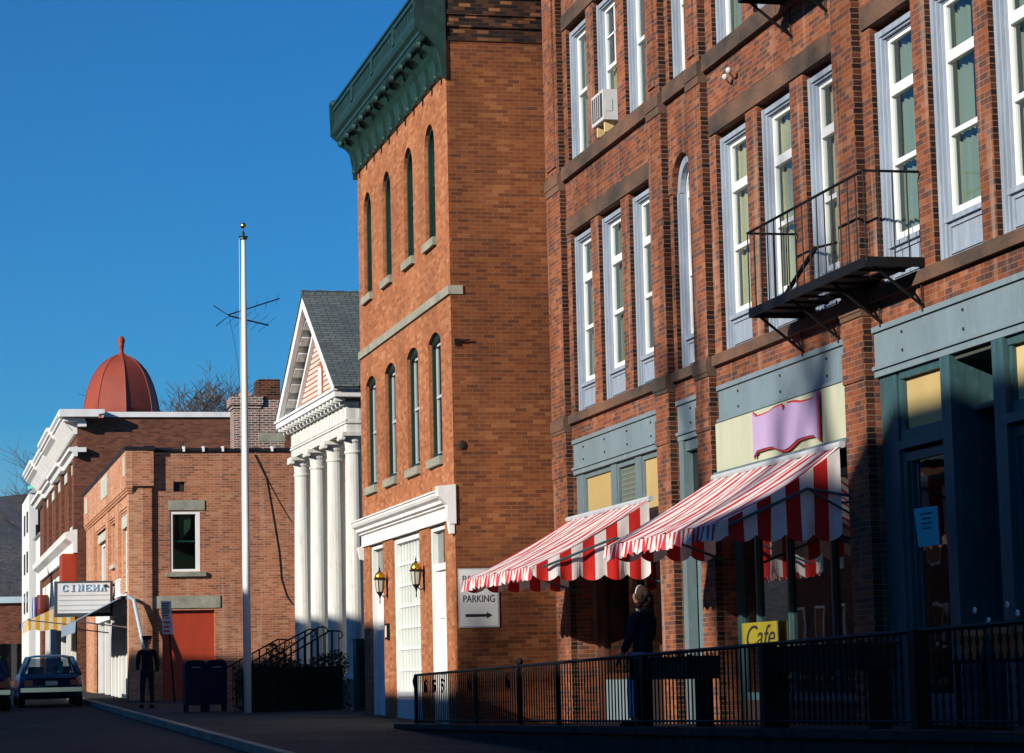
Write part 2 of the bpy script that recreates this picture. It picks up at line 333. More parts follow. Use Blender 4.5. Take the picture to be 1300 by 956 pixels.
# ------------------------------------------------------------------ mesh helpers
class MB:
    def __init__(s): s.v = []; s.f = []; s.uv = {}
    def poly(s, pts, uvs=None):
        i = len(s.v); s.v += [tuple(p) for p in pts]
        if uvs: s.uv[len(s.f)] = uvs
        s.f.append(tuple(range(i, i+len(pts)))); return s
    def box(s, x0, x1, y0, y1, z0, z1):
        i = len(s.v)
        s.v += [(x, y, z) for z in (z0, z1) for y in (y0, y1) for x in (x0, x1)]
        for q in ((0, 2, 3, 1), (4, 5, 7, 6), (0, 1, 5, 4), (2, 6, 7, 3), (0, 4, 6, 2), (1, 3, 7, 5)):
            s.f.append(tuple(i+k for k in q))
        return s
    def prism(s, prof, axis, a0, a1):
        """prof: list of 2d points; axis 'y': points are (x,z) extruded in y; 'x': (y,z); 'z': (x,y)"""
        def P(p, a):
            return (p[0], a, p[1]) if axis == 'y' else ((a, p[0], p[1]) if axis == 'x' else (p[0], p[1], a))
        n = len(prof); i = len(s.v)
        s.v += [P(p, a0) for p in prof] + [P(p, a1) for p in prof]
        s.f.append(tuple(range(i, i+n))); s.f.append(tuple(range(i+2*n-1, i+n-1, -1)))
        for k in range(n):
            j = (k+1) % n; s.f.append((i+k, i+n+k, i+n+j, i+j))
        return s
    def tube(s, pts, r, n=6):
        pts = [Vector(p) for p in pts]
        rr = r if isinstance(r, (list, tuple)) else [r]*len(pts)
        i0 = len(s.v); prev = None
        for k, p in enumerate(pts):
            d = (pts[min(k+1, len(pts)-1)] - pts[max(k-1, 0)]).normalized()
            a = Vector((0, 0, 1)) if abs(d.z) < 0.9 else Vector((1, 0, 0))
            if prev is not None:
                u = (prev - d*prev.dot(d));  u = u.normalized() if u.length > 1e-6 else d.cross(a).normalized()
            else: u = d.cross(a).normalized()
            prev = u; w_ = d.cross(u)
            for j in range(n):
                t = 2*math.pi*j/n
                s.v.append(tuple(p + (u*math.cos(t)+w_*math.sin(t))*rr[k]))
        for k in range(len(pts)-1):
            for j in range(n):
                a = i0+k*n+j; b = i0+k*n+(j+1) % n
                s.f.append((a, b, b+n, a+n))
        s.f.append(tuple(i0+j for j in range(n-1, -1, -1)))
        e = i0+(len(pts)-1)*n; s.f.append(tuple(e+j for j in range(n)))
        return s
    def lathe(s, prof, cx, cy, n=16, ph=0):
        """prof: list of (radius,z)"""
        i0 = len(s.v)
        for r_, z in prof:
            for j in range(n):
                t = 2*math.pi*j/n+ph; s.v.append((cx+r_*math.cos(t), cy+r_*math.sin(t), z))
        for k in range(len(prof)-1):
            for j in range(n):
                a = i0+k*n+j; b = i0+k*n+(j+1) % n
                s.f.append((a, b, b+n, a+n))
        s.f.append(tuple(i0+j for j in range(n-1, -1, -1)))
        e = i0+(len(prof)-1)*n; s.f.append(tuple(e+j for j in range(n)))
        return s
    def sphere(s, c, r, n=10, m=7, sq=(1, 1, 1)):
        prof = []
        i0 = len(s.v)
        for k in range(m+1):
            a = math.pi*k/m
            for j in range(n):
                t = 2*math.pi*j/n
                s.v.append((c[0]+r*sq[0]*math.sin(a)*math.cos(t), c[1]+r*sq[1]*math.sin(a)*math.sin(t), c[2]-r*sq[2]*math.cos(a)))
        for k in range(m):
            for j in range(n):
                a = i0+k*n+j; b = i0+k*n+(j+1) % n
                s.f.append((a, b, b+n, a+n))
        return s
    def wall(s, axis, d0, d1, a0, a1, z0, z1, ops=()):
        """a wall sheet with thickness; ops = (a0,a1,z0,z1,rise) openings, rise>0 = arched head"""
        def P(d, a, z): return (d, a, z) if axis == 'x' else (a, d, z)
        A = sorted({a0, a1, *[o[0] for o in ops], *[o[1] for o in ops]}); A = [a for a in A if a0 <= a <= a1]
        Z = sorted({z0, z1, *[o[2] for o in ops], *[o[3] for o in ops]}); Z = [z for z in Z if z0 <= z <= z1]
        def hole(ac, zc): return any(o[0] < ac < o[1] and o[2] < zc < o[3] for o in ops)
        nA, nZ = len(A)-1, len(Z)-1
        full = [[not hole((A[i]+A[i+1])/2, (Z[k]+Z[k+1])/2) for k in range(nZ)] for i in range(nA)]
        def F(i, k): return 0 <= i < nA and 0 <= k < nZ and full[i][k]
        for i in range(nA):
            for k in range(nZ):
                if not full[i][k]: continue
                p, q, u, v = A[i], A[i+1], Z[k], Z[k+1]
                s.poly([P(d0, p, u), P(d0, q, u), P(d0, q, v), P(d0, p, v)])
                s.poly([P(d1, p, u), P(d1, q, u), P(d1, q, v), P(d1, p, v)])
                if not F(i-1, k): s.poly([P(d0, p, u), P(d1, p, u), P(d1, p, v), P(d0, p, v)])
                if not F(i+1, k): s.poly([P(d0, q, u), P(d1, q, u), P(d1, q, v), P(d0, q, v)])
                if not F(i, k-1): s.poly([P(d0, p, u), P(d0, q, u), P(d1, q, u), P(d1, p, u)])
                if not F(i, k+1): s.poly([P(d0, p, v), P(d0, q, v), P(d1, q, v), P(d1, p, v)])
        for o in ops:
            if len(o) > 4 and o[4] > 0:
                w_ = (o[1]-o[0])/2; c = (o[0]+o[1])/2; n = 12
                pts = arc(c, w_, o[3], o[4], n)
                for j in range(n):
                    (p, u), (q, v) = pts[j], pts[j+1]
                    t = o[3]-0.0005
                    for d in (d0, d1): s.poly([P(d, p, u), P(d, q, v), P(d, q, t), P(d, p, t)])
                    s.poly([P(d0, p, u), P(d0, q, v), P(d1, q, v), P(d1, p, u)])
        return s
    def build(s, name, mat, parent=None, origin=None, smooth=False, label=None, uvs=True):
        po = ORG.get(parent.name, Vector((0, 0, 0))) if parent else Vector((0, 0, 0))
        og = Vector(origin) if origin is not None else Vector(po)
        me = bpy.data.meshes.new(name)
        me.from_pydata([tuple(Vector(p)-og) for p in s.v], [], s.f)
        me.materials.append(M[mat] if isinstance(mat, str) else mat)
        ul = me.uv_layers.new(name='UVMap')
        for p in me.polygons:
            n = p.normal; cu = s.uv.get(p.index)
            for j, li in enumerate(p.loop_indices):
                if cu: ul.data[li].uv = cu[j]; continue
                c = s.v[me.loops[li].vertex_index]
                if abs(n.x) >= abs(n.y) and abs(n.x) >= abs(n.z)*0.8: ul.data[li].uv = (c[1], c[2])
                elif abs(n.y) >= abs(n.z)*0.8: ul.data[li].uv = (c[0]+0.11, c[2])
                else: ul.data[li].uv = (c[0], c[1])
            if smooth: p.use_smooth = True
        o = bpy.data.objects.new(name, me); COL.objects.link(o)
        o.location = og-po
        if parent: o.parent = parent
        ORG[o.name] = og
        if label: o['label'] = label
        return o
def _pieces(s, name, mat, parent, limit=100, smooth=False):
    par = list(range(len(s.v)))
    def fd(a):
        while par[a] != a: par[a] = par[par[a]]; a = par[a]
        return a
    for f in s.f:
        for q in f[1:]:
            a, b = fd(f[0]), fd(q)
            if a != b: par[max(a, b)] = min(a, b)
    comp = {}
    for k, f in enumerate(s.f): comp.setdefault(fd(f[0]), []).append(k)
    keys = sorted(comp); out = []
    def sub(ks):
        m = MB(); mp = {}
        for k in ks:
            for fi in comp[k]:
                g = []
                for vi in s.f[fi]:
                    if vi not in mp: mp[vi] = len(m.v); m.v.append(s.v[vi])
                    g.append(mp[vi])
                if fi in s.uv: m.uv[len(m.f)] = s.uv[fi]
                m.f.append(tuple(g))
        return m
    for k in keys[:limit]: out.append(sub([k]).build(name, mat, parent, smooth=smooth))
    if keys[limit:]:
        o = sub(keys[limit:]).build(name, mat, parent, smooth=smooth); o['kind'] = 'stuff'; out.append(o)
    return out
MB.pieces = _pieces
ORG = {}
def arc(c, w_, ztop, rise, n):
    if rise >= w_*0.98:   # round head
        return [(c-w_*math.cos(math.pi*j/n), ztop-rise+rise*math.sin(math.pi*j/n)) for j in range(n+1)]
    r = (w_*w_+rise*rise)/(2*rise); zc = ztop-r; t0 = math.asin(w_/r)
    return [(c+r*math.sin(-t0+2*t0*j/n), zc+r*math.cos(-t0+2*t0*j/n)) for j in range(n+1)]
def thing(name, label, cat, loc=(0, 0, 0), group=None):
    o = bpy.data.objects.new(name, None); COL.objects.link(o); o.empty_display_size = 0.3
    o.location = loc; ORG[o.name] = Vector(loc)
    o['label'] = label; o['category'] = cat
    if group: o['group'] = group
    return o
def tag(o, label, cat, group=None):
    o['label'] = label; o['category'] = cat
    if group: o['group'] = group
    return o
def struct(o): o['kind'] = 'structure'; return o
def copy_tree(o, parent=None):
    c = o.copy(); COL.objects.link(c); c.parent = parent; ORG[c.name] = ORG[o.name]
    for ch in list(o.children): copy_tree(ch, c)
    return c

def gz(Y):   # street level
    return -1.55+0.0135*min(max(Y, -60), 118)

# ------------------------------------------------------------------ ground, street, hill
def strip(name, x0, x1, y0, y1, dz, mat, n=12, thick=0):
    mb = MB()
    for k in range(n):
        a = y0+(y1-y0)*k/n; b = y0+(y1-y0)*(k+1)/n
        mb.poly([(x0, a, gz(a)+dz), (x1, a, gz(a)+dz), (x1, b, gz(b)+dz), (x0, b, gz(b)+dz)])
        if thick:
            for x in (x0, x1): mb.poly([(x, a, gz(a)+dz), (x, b, gz(b)+dz), (x, b, gz(b)+dz-thick), (x, a, gz(a)+dz-thick)])
    return struct(mb.build(name, mat))
g = MB()
ys = [-400, -60, 0, 40, 80, 118, 200, 400, 900, 4000]
for k in range(len(ys)-1):
    a, b = ys[k], ys[k+1]
    g.poly([(-2500, a, gz(a)-0.06), (2500, a, gz(a)-0.06), (2500, b, gz(b)-0.06), (-2500, b, gz(b)-0.06)])
struct(g.build('ground', 'earth'))
strip('street', -8.6, 4.85, -60, 300, 0.0, 'asphalt', 30)
strip('kerb', 4.85, 5.0, -60, 90, 0.13, 'stone_grey', 12, 0.2)
strip('sidewalk', 5.004, 16, -60, 90.5, 0.126, 'concrete', 12)
strip('opposite_kerb', -8.75, -8.6, -60, 110, 0.13, 'stone_grey', 12, 0.2)
strip('opposite_sidewalk', -13, -8.754, -60, 110, 0.126, 'concrete', 12)
# hill far behind
h = MB(); nx, ny = 60, 26
def hz(x, y):
    u = (x+20)/760.0; v = (y-1150)/900.0
    e = math.exp(-u*u*1.2)*max(0, 1-abs(v-0.55)*1.6)
    return 0.83*(150*e+70*math.exp(-((x+520)/380)**2)*max(0, 1-abs(v-0.5)*1.5)) + 6*math.sin(x*0.021+y*0.01)*e + 3*math.sin(x*0.07)*e + 1.2*math.sin(x*0.31+y*.2)*e - 2
idx = {}
for i in range(nx+1):
    for k in range(ny+1):
        x = -1500+3000*i/nx; y = 1050+1100*k/ny; idx[i, k] = len(h.v); h.v.append((x, y, hz(x, y)))
for i in range(nx):
    for k in range(ny): h.f.append((idx[i, k], idx[i+1, k], idx[i+1, k+1], idx[i, k+1]))
struct(h.build('hill', 'hill', smooth=True))

# ------------------------------------------------------------------ the long brick commercial block at right
RB = thing('commercial_building', 'largest red brick block with piers, white sash windows and teal storefronts, at right', 'building', (10.85, 30, -1))
XP, XW = 10.85, 10.965         # pier face, wall face
LOW, TOP = -1.4, 14.2
piers = [(43.39, 42.45), (36.95, 36.27), (34.90, 34.27), (28.92, 28.24), (22.9, 22.22), (20.9, 20.2), (14.6, 13.9)]
wins = [  # (yhigh, ylow) per window
    (42.18, 40.84), (40.36, 38.98), (38.50, 37.12), (33.96, 32.62), (32.13, 30.80), (30.30, 29.10),
    (27.93, 26.65), (26.24, 24.93), (24.55, 23.25), (19.9, 18.6), (18.2, 16.9), (16.5, 15.2)]
arched = [(36.10, 35.06), (22.05, 21.05)]
ops = []
for a, b in wins: ops += [(b, a, 4.38, 7.50, 0), (b, a, 8.68, 11.10, 0)]
for a, b in arched: ops += [(b, a, 4.38, 7.56, 0.52), (b, a, 8.68, 11.10, 0)]
shops = [(36.95, 42.45), (34.90, 36.27), (28.92, 34.27), (22.9, 28.24), (20.9, 22.22), (14.6, 20.2)]
for a, b in shops: ops.append((a+0.001, b-0.001, LOW+0.01, 3.88, 0))
wb = MB(); wb.wall('x', XW, 11.33, 13.9, 43.39, LOW, TOP, ops)
wb.wall('y', 13.9, 14.2, 11.33, 26, LOW, TOP); wb.wall('y', 43.05, 43.385, 11.33, 26, LOW, TOP)
wb.box(25.7, 26, 14.2, 43.05, LOW, TOP)
wb.build('wall', 'brick_red', RB)
MB().box(10.97, 26, 13.9, 43.38, TOP+0.002, TOP+0.25).build('roof', 'roof_tar', RB)
it = MB()
it.box(11.34, 25.6, 14.3, 43.0, 3.92, 4.12); it.box(11.34, 25.6, 14.3, 43.0, 8.2, 8.4); it.box(11.34, 25.6, 14.3, 43, 12.2, 12.4)
it.box(14.6, 14.7, 14.3, 43.0, -1, 12.1)
for y in (36.6, 34.6, 28.6, 22.5): it.box(11.4, 14.6, y-0.06, y+0.06, -1, 12.1)
it.build('interior', 'intwall', RB)
for a, b in piers:
    p = MB()
    p.box(XP, XW-0.002, b, a, LOW, 4.10); p.box(XP, XW-0.002, b, a, 4.37, 8.30); p.box(XP, XW-0.002, b, a, 8.62, TOP)
    # recessed groove lines of the upper pier read as thin dark slots: a raised central strip
    p.box(XP-0.03, XP-0.001, b+0.17, a-0.17, 8.75, TOP); p.box(XP-0.02, XP-0.001, b, a, 3.35, 3.72)
    PI = p.build('pier', 'brick_red', RB)
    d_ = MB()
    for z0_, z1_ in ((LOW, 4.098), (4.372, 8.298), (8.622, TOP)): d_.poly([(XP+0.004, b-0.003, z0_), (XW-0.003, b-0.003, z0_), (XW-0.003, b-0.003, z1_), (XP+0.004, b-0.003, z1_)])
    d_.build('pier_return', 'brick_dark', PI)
    q = MB(); q.box(XP-0.02, XW, b-0.012, a+0.012 if a < 43 else a, 4.10, 4.37); q.box(XP-0.02, XW, b-0.012, a+0.012 if a < 43 else a, 8.30, 8.62)
    q.box(XP-0.035, XP-0.021, b-0.012, a+0.012 if a < 43 else a, 4.16, 4.34); q.box(XP-0.035, XP-0.021, b-0.012, a+0.012 if a < 43 else a, 8.42, 8.60)
    q.box(XP-0.04, XW, b-0.02, a+0.02 if a < 43 else a, 3.38, 3.68) if False else None
    q.pieces('pier_band', 'stone_brown', RB)
bays = [(36.98, 42.42), (34.93, 36.24), (28.95, 34.24), (22.93, 28.21), (20.93, 22.19), (14.63, 20.17)]
for a, b in bays:
    n = max(1, round((b-a)/1.8)); 
    lo = MB(); up_ = MB(); lt = MB()
    for k in range(n):
        y0 = a+(b-a)*k/n; y1 = a+(b-a)*(k+1)/n-0.006
        lo.box(XW-0.075, XW+0.02, y0, y1, 4.23, 4.378); up_.box(XW-0.085, XW+0.02, y0, y1, 8.44, 8.678)
    lo.pieces('sill_stone', 'stone_brown', RB); up_.pieces('sill_stone', 'stone_brown', RB)
for grp in ((wins[0:3]), (wins[3:6]), (wins[6:9]), (wins[9:12])):
    lt = MB()
    a = grp[0][0]+0.22; b = grp[-1][1]-0.1
    cuts = [a, grp[0][1]-0.24, grp[1][1]-0.24, b]
    for k in range(3):
        lt.box(XW-0.028, XW+0.33, cuts[k+1]+0.004, cuts[k], 7.502, 7.77)
        lt.box(XW-0.028, XW+0.33, cuts[k+1]+0.004, cuts[k], 11.102, 11.36)
    lt.pieces('lintel', 'stone_brown', RB)
# arched head: voussoirs slightly proud
for a, b in arched:
    vs = MB(); c = (a+b)/2; n = 15
    p0 = arc(c, 0.52, 7.56, 0.52, n); p1 = arc(c, 0.74, 7.78, 0.74, n)
    for j in range(n):
        q0, q1, q2, q3 = p0[j], p0[j+1], p1[j+1], p1[j]
        vs.prism([q0, q1, q2, q3], 'x', XW-0.02, XW+0.01)
    vs.build('arch_ring', 'brick_red', RB)

def pleats(y0, y1, z0, z1, x, amp=0.03, per=0.11):
    m = MB(); n = max(2, int((y1-y0)/per*4)); pr = None
    for k in range(n+1):
        y = y0+(y1-y0)*k/n; xx = x+amp*math.sin(k*math.pi/2)+amp*0.4*math.sin(k*0.7)
        if pr: m.poly([(pr[0], pr[1], z0), (xx, y, z0), (xx, y, z1), (pr[0], pr[1], z1)])
        pr = (xx, y)
    return m
def win_block(a, b, z0, z1, bot, mid, trans, panel, arch=0, curtains=(), topdiv=False, glassm='glass', parent=RB):
    """a>b: far and near jamb; bot: bottom of sash; mid: meeting rail; trans: transom bar z or None"""
    a -= 0.004; b += 0.004; z0 += 0.002
    f = MB(); cw = 0.085
    if not arch:
        z1 -= 0.075
    ztop = z1-0.004
    rect_top = ztop-arch
    for (x0, x1, wdt) in ((11.03, 11.13, cw), (11.06, 11.20, cw+0.035), (11.10, 11.22, cw+0.06)):
        f.box(x0, x1-0.001*wdt, a-wdt, a, z0, rect_top); f.box(x0, x1-0.001*wdt, b, b+wdt, z0, rect_top)
        if not arch: f.box(x0+0.012, x1-0.001*wdt, b+wdt, a-wdt, rect_top-wdt*0.8, rect_top)
    if not arch: f.box(11.19, 11.22, b, a, rect_top, rect_top+0.07)
    if arch:
        c = (a+b)/2; w_ = (a-b)/2; n = 12
        po = arc(c, w_-0.002, z1-0.004, arch, n); pi = arc(c, w_-cw-0.05, z1-0.004-cw-0.05, arch-cw-0.05+0.0, n)
        pi = [(y, z+0.0) for y, z in pi]
        for j in range(n): f.prism([po[j], po[j+1], pi[j+1], pi[j]], 'x', 11.04, 11.2)
    if panel:
        f.box(11.09, 11.19, b+cw, a-cw, z0+0.03, bot-0.03)
        f.box(11.05, 11.12, b+cw, a-cw, bot-0.07, bot-0.012); f.box(11.06, 11.16, b+cw, a-cw, z0, z0+0.05)
        f.box(11.07, 11.095, b+cw+0.1, b+cw+0.13, z0+0.09, bot-0.1); f.box(11.07, 11.095, a-cw-0.13, a-cw-0.1, z0+0.09, bot-0.1)
        f.box(11.07, 11.095, b+cw+0.13, a-cw-0.13, bot-0.13, bot-0.1); f.box(11.07, 11.095, b+cw+0.13, a-cw-0.13, z0+0.09, z0+0.12)
    W = f.build('window', 'casing', parent)
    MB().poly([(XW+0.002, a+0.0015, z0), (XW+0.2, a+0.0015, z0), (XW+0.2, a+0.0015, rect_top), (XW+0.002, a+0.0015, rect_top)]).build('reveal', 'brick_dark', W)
    s = MB(); i0, i1 = b+0.145, a-0.145; st = rect_top-0.09 if not arch else rect_top
    sw = 0.06
    s.box(11.135, 11.185, i0, i0+sw, bot, st); s.box(11.135, 11.185, i1-sw, i1, bot, st)
    s.box(11.13, 11.187, i0+sw, i1-sw, bot, bot+0.09)
    s.box(11.12, 11.187, i0+sw, i1-sw, mid-0.03, mid+0.03)
    if arch:
        s.box(11.13, 11.187, i0+sw, i1-sw, st-0.1, st)
        n = 10; po = arc((a+b)/2, (i1-i0)/2-0.005, st+(i1-i0)/2-.005, (i1-i0)/2-0.005, n); pi = arc((a+b)/2, (i1-i0)/2-0.04, st+(i1-i0)/2-0.04, (i1-i0)/2-0.04, n)
        for j in range(n): s.prism([po[j], po[j+1], pi[j+1], pi[j]], 'x', 11.13, 11.18)
    else: s.box(11.13, 11.187, i0+sw, i1-sw, st-0.07, st)
    if trans: s.box(11.115, 11.188, i0+sw, i1-sw, trans-0.055, trans+0.065)
    if topdiv: s.box(11.14, 11.18, (i0+i1)/2-0.015, (i0+i1)/2+0.015, mid+0.03, st-0.07); s.box(11.14, 11.18, i0+sw, i1-sw, (mid+st)/2, (mid+st)/2+0.03)
    s.build('sash', 'sash', W)
    g_ = MB(); g_.box(11.158, 11.164, i0+0.02, i1-0.02, bot+0.04, st-0.02)
    if arch: g_.prism([(y, z) for y, z in arc((a+b)/2, (i1-i0)/2-0.03, st+(i1-i0)/2-.03, (i1-i0)/2-0.03, 10)], 'x', 11.158, 11.164)
    g_.build('pane', glassm, W)
    for (c0, c1, q0, q1, mt) in curtains:
        y0 = i0+(i1-i0)*(1-c1); y1 = i0+(i1-i0)*(1-c0)
        pleats(y0, y1, bot+(st-bot)*q0, bot+(st-bot)*q1, 11.27).build('curtain', mt, W)
    return W
for k, (a, b) in enumerate(wins):
    if k < 3: cur = [(0.0, 0.4, 0, 1, 'netting'), (0.7, 1.0, 0, 1, 'cream'), (0, 1, 0, 0.3, 'netting')]
    elif k < 6: cur = [(0.0, 0.45, 0, 1, 'cream'), (0.55, 1.0, 0.0, 1, 'cream' if k != 4 else 'netting')]
    else: cur = [(0.0, 0.42, 0, 1, 'netting'), (0.75, 1, 0, 1, 'cream'), (0.0, 1.0, 0.0, 0.42, 'netting')]
    win_block(a, b, 4.38, 7.50, 4.90, 5.82, 6.67, True, curtains=cur)
    cur = [(0.0, 0.5, 0, 1, 'netting'), (0.5, 1, 0, 0.45, 'netting')] if k != 1 else [(0, 0.4, 0.0, 0.6, 'cream')]
    win_block(a, b, 8.68, 11.10, 8.76, 9.89, None, False, curtains=cur, topdiv=(k == 1))
for a, b in arched:
    win_block(a, b, 4.38, 7.56, 4.90, 5.80, None, True, arch=0.52, curtains=[(0, 0.4, 0, 1, 'netting')])
    win_block(a, b, 8.68, 11.10, 8.76, 9.89, None, False, curtains=[(0, 0.4, 0, 1, 'netting')])

# storefronts -------------------------------------------------------------
def fascia(a, b, mat='fascia'):
    f = MB(); f.box(XW-0.02, XW+0.12, a, b, 3.885, 3.95); f.box(XW+0.012, XW+0.1, a, b, 3.485, 3.884)
    f.box(XW-0.03, XW+0.1, a, b, 3.44, 3.484); f.box(XW+0.0, XW+0.12, a, b, 3.36, 3.438)
    o = f.build('fascia', mat, RB)
    r = MB(); n = max(1, int((b-a)/1.35))
    for k in range(n):
        y = a+(b-a)*(k+0.5)/n
        for z in (3.58, 3.79): r.sphere((XW+0.012, y, z), 0.022, 6, 4)
    r.pieces('rivet', 'ink', o)
for a, b in bays: fascia(a, b)
FX = XW+0.05
def frame_bar(m, y0, y1, z0, z1, x0=FX, x1=FX+0.13): m.box(x0, x1, y0, y1, z0, z1)
# bay A : far storefront
sf = MB()
for y0, y1 in ((41.95, 42.4), (39.85, 40.2), (38.4, 38.75), (37.0, 37.2)): frame_bar(sf, y0, y1, 2.3, 3.355)
frame_bar(sf, 37.2, 38.4, 2.3, 2.45); frame_bar(sf, 38.75, 39.85, 2.3, 2.45); frame_bar(sf, 40.2, 41.95, 2.3, 2.45)
for y0, y1 in ((37.25, 38.4), (38.75, 39.85), (40.2, 41.95)):
    frame_bar(sf, y0, y1, 3.27, 3.35, FX+0.02, FX+0.1); frame_bar(sf, y0, y0+0.06, 2.45, 3.27, FX+0.02, FX+0.1); frame_bar(sf, y1-0.06, y1, 2.45, 3.27, FX+0.02, FX+0.1)
SA = sf.build('shopfront', 'tealmid', RB)
lf = MB()
for y0, y1 in ((42.0, 42.38), (39.9, 40.15), (38.45, 38.7), (37.0, 37.2)): frame_bar(lf, y0, y1, -0.9, 2.299, FX+0.3, FX+0.42)
frame_bar(lf, 37.2, 38.45, -0.1, 0.0, FX+0.3, FX+0.42); frame_bar(lf, 40.15, 42.0, -0.1, 0.0, FX+0.3, FX+0.42)
lf.build('entrance_frame', 'planterwood', SA)
MB().box(FX+0.06, FX+0.07, 40.2, 41.95, 2.45, 3.27).box(FX+0.06, FX+0.07, 37.2, 38.4, 2.45, 3.27).pieces('blind', 'tan', SA)
MB().box(FX+0.11, FX+0.12, 38.78, 39.83, 2.46, 3.34).build('blind', 'mesh', SA)
gr = MB()
for k in range(14): gr.box(FX+0.07, FX+0.085, 38.8+0.075*k, 38.81+0.075*k, 2.47, 3.27)
for k in range(10): gr.box(FX+0.07, FX+0.085, 38.79, 39.84, 2.5+0.08*k, 2.515+0.08*k)
gr.build('grille', 'netting', SA)
MB().box(FX+0.05, FX+0.055, 40.26, 41.89, 2.45, 3.27).box(FX+0.05, FX+0.055, 37.3, 38.35, 2.45, 3.27).pieces('transom_pane', 'glassclear', SA)
MB().box(FX+0.36, FX+0.365, 37.2, 41.95, 0.0, 2.3).pieces('pane', 'glassdark', SA)
MB().box(FX+0.3, FX+0.42, 40.2, 41.95, -0.9, -0.1).box(FX+0.3, FX+0.42, 37.2, 38.4, -0.9, -0.1).pieces('bulkhead', 'fascia', SA)
MB().box(FX+0.5, FX+0.56, 38.75, 39.85, -0.9, 2.3).build('door', 'planter', SA)
# bay B : narrow door
sf = MB()
frame_bar(sf, 36.0, 36.22, -0.9, 3.355, FX-0.04, FX+0.1); frame_bar(sf, 34.94, 35.05, -0.9, 3.355); frame_bar(sf, 35.05, 36.0, 3.2, 3.35)
frame_bar(sf, 35.05, 36.0, 1.95, 2.12)
SB = sf.build('shopfront', 'tealmid', RB)
dd = MB(); dd.box(FX+0.12, FX+0.17, 35.05, 36.0, -0.9, 1.95); dd.box(FX+0.10, FX+0.12, 35.2, 35.35, -0.5, 1.8); dd.box(FX+0.10, FX+0.12, 35.7, 35.85, -0.5, 1.8)
D_ = dd.build('door', 'tealmid', SB)
MB().box(FX+0.1, FX+0.106, 35.05, 36.0, 2.12, 3.2).build('pane', 'glassdark', SB)
# bay C : cafe front with corrugated sign panel
cp = MB(); y = 28.95; k = 0
while y < 34.2:
    y2 = min(y+0.035, 34.2); dx = 0.02 if k % 2 else 0.0; dx2 = 0.0 if k % 2 else 0.02
    cp.poly([(XW-0.06+dx, y, 2.74), (XW-0.06+dx2, y2, 2.74), (XW-0.06+dx2, y2, 3.42), (XW-0.06+dx, y, 3.42)]); y = y2; k += 1
cp.box(XW-0.03, XW+0.02, 28.96, 34.2, 2.76, 3.40)
cp.build('sign_backing', 'corr', RB)
MB().box(XW-0.11, XW-0.02, 28.96, 34.22, 2.67, 2.735).box(XW-0.16, XW-0.02, 28.96, 34.22, 2.62, 2.665).build('awning_rail', 'tealmid', RB)
sf = MB()
for y0, y1 in ((34.0, 34.22), (33.3, 33.38), (32.0, 32.07), (30.35, 30.42), (28.98, 29.08)): frame_bar(sf, y0, y1, -0.9, 2.70, FX+0.12, FX+0.24)
frame_bar(sf, 29.08, 34.0, -0.4, -0.3, FX+0.12, FX+0.24); frame_bar(sf, 29.08, 34.0, 2.35, 2.45, FX+0.12, FX+0.24)
SC = sf.build('shopfront', 'teal', RB)
MB().box(FX+0.02, FX+0.1, 29.15, 33.9, -0.9, -0.4).pieces('bulkhead', 'planter', SC)
MB().box(FX+0.17, FX+0.175, 29.08, 34.0, -0.3, 2.35).build('pane', glass('cafe window glass', (0.30, 0.34, 0.35), 1.5, 0.01, 0.05), SC)
# bay D : big dark teal front with recessed door
sf = MB()
frame_bar(sf, 27.66, 28.18, -0.9, 3.355); frame_bar(sf, 27.58, 27.66, -0.9, 3.355, FX+0.03); 
frame_bar(sf, 25.98, 26.25, -0.9, 3.355, FX-0.05, FX+0.9)
frame_bar(sf, 24.55, 24.85, -0.9, 3.355, FX-0.05, FX+0.9); frame_bar(sf, 22.95, 23.2, -0.9, 3.355)
for (a, b) in ((26.25, 27.58), (23.2, 24.55)):
    frame_bar(sf, a, b, 3.27, 3.355); frame_bar(sf, a, b, 2.56, 2.68, FX+0.0); frame_bar(sf, a, b, 2.46, 2.558, FX-0.05); frame_bar(sf, a, b, 2.32, 2.42, FX+0.03)
    frame_bar(sf, a, a+0.06, 2.68, 3.27, FX+0.02); frame_bar(sf, b-0.06, b, 2.68, 3.27, FX+0.02)
    for q in (0.0, 0.1, 0.2, 0.3): frame_bar(sf, b-0.07-q, b-0.02-q, -0.3, 2.33, FX+0.02+q*0.3)
    frame_bar(sf, a, b, -0.5, -0.3)
sf.box(FX+0.85, FX+0.95, 24.85, 25.98, 2.5, 2.6); sf.box(FX+0.2, FX+0.85, 24.85, 25.98, 2.74, 2.80)
SD = sf.build('shopfront', 'teal', RB)
MB().box(FX+0.07, FX+0.08, 26.3, 27.53, 2.68, 3.27).box(FX+0.07, FX+0.08, 23.25, 24.5, 2.68, 3.27).pieces('blind', 'tan', SD)
MB().box(FX+0.05, FX+0.055, 26.31, 27.52, 2.68, 3.27).pieces('transom_pane', 'glassclear', SD)
MB().box(FX+0.06, FX+0.065, 26.25, 27.2, -0.3, 2.32).box(FX+0.06, FX+0.065, 23.2, 24.1, -0.3, 2.32).pieces('pane', 'glassdark', SD)
MB().box(FX+0.02, FX+0.1, 26.25, 27.58, -0.9, -0.5).box(FX+0.02, FX+0.1, 23.2, 24.55, -0.9, -0.5).pieces('bulkhead', 'teal', SD)
dd = MB(); dd.box(FX+0.86, FX+0.93, 24.9, 25.93, -0.8, 2.45); D_ = dd.build('door', 'leafdark', SD)
MB().box(FX+0.02, FX+1.2, 24.86, 25.97, 3.30, 3.355).build('soffit', 'intwall', SD)
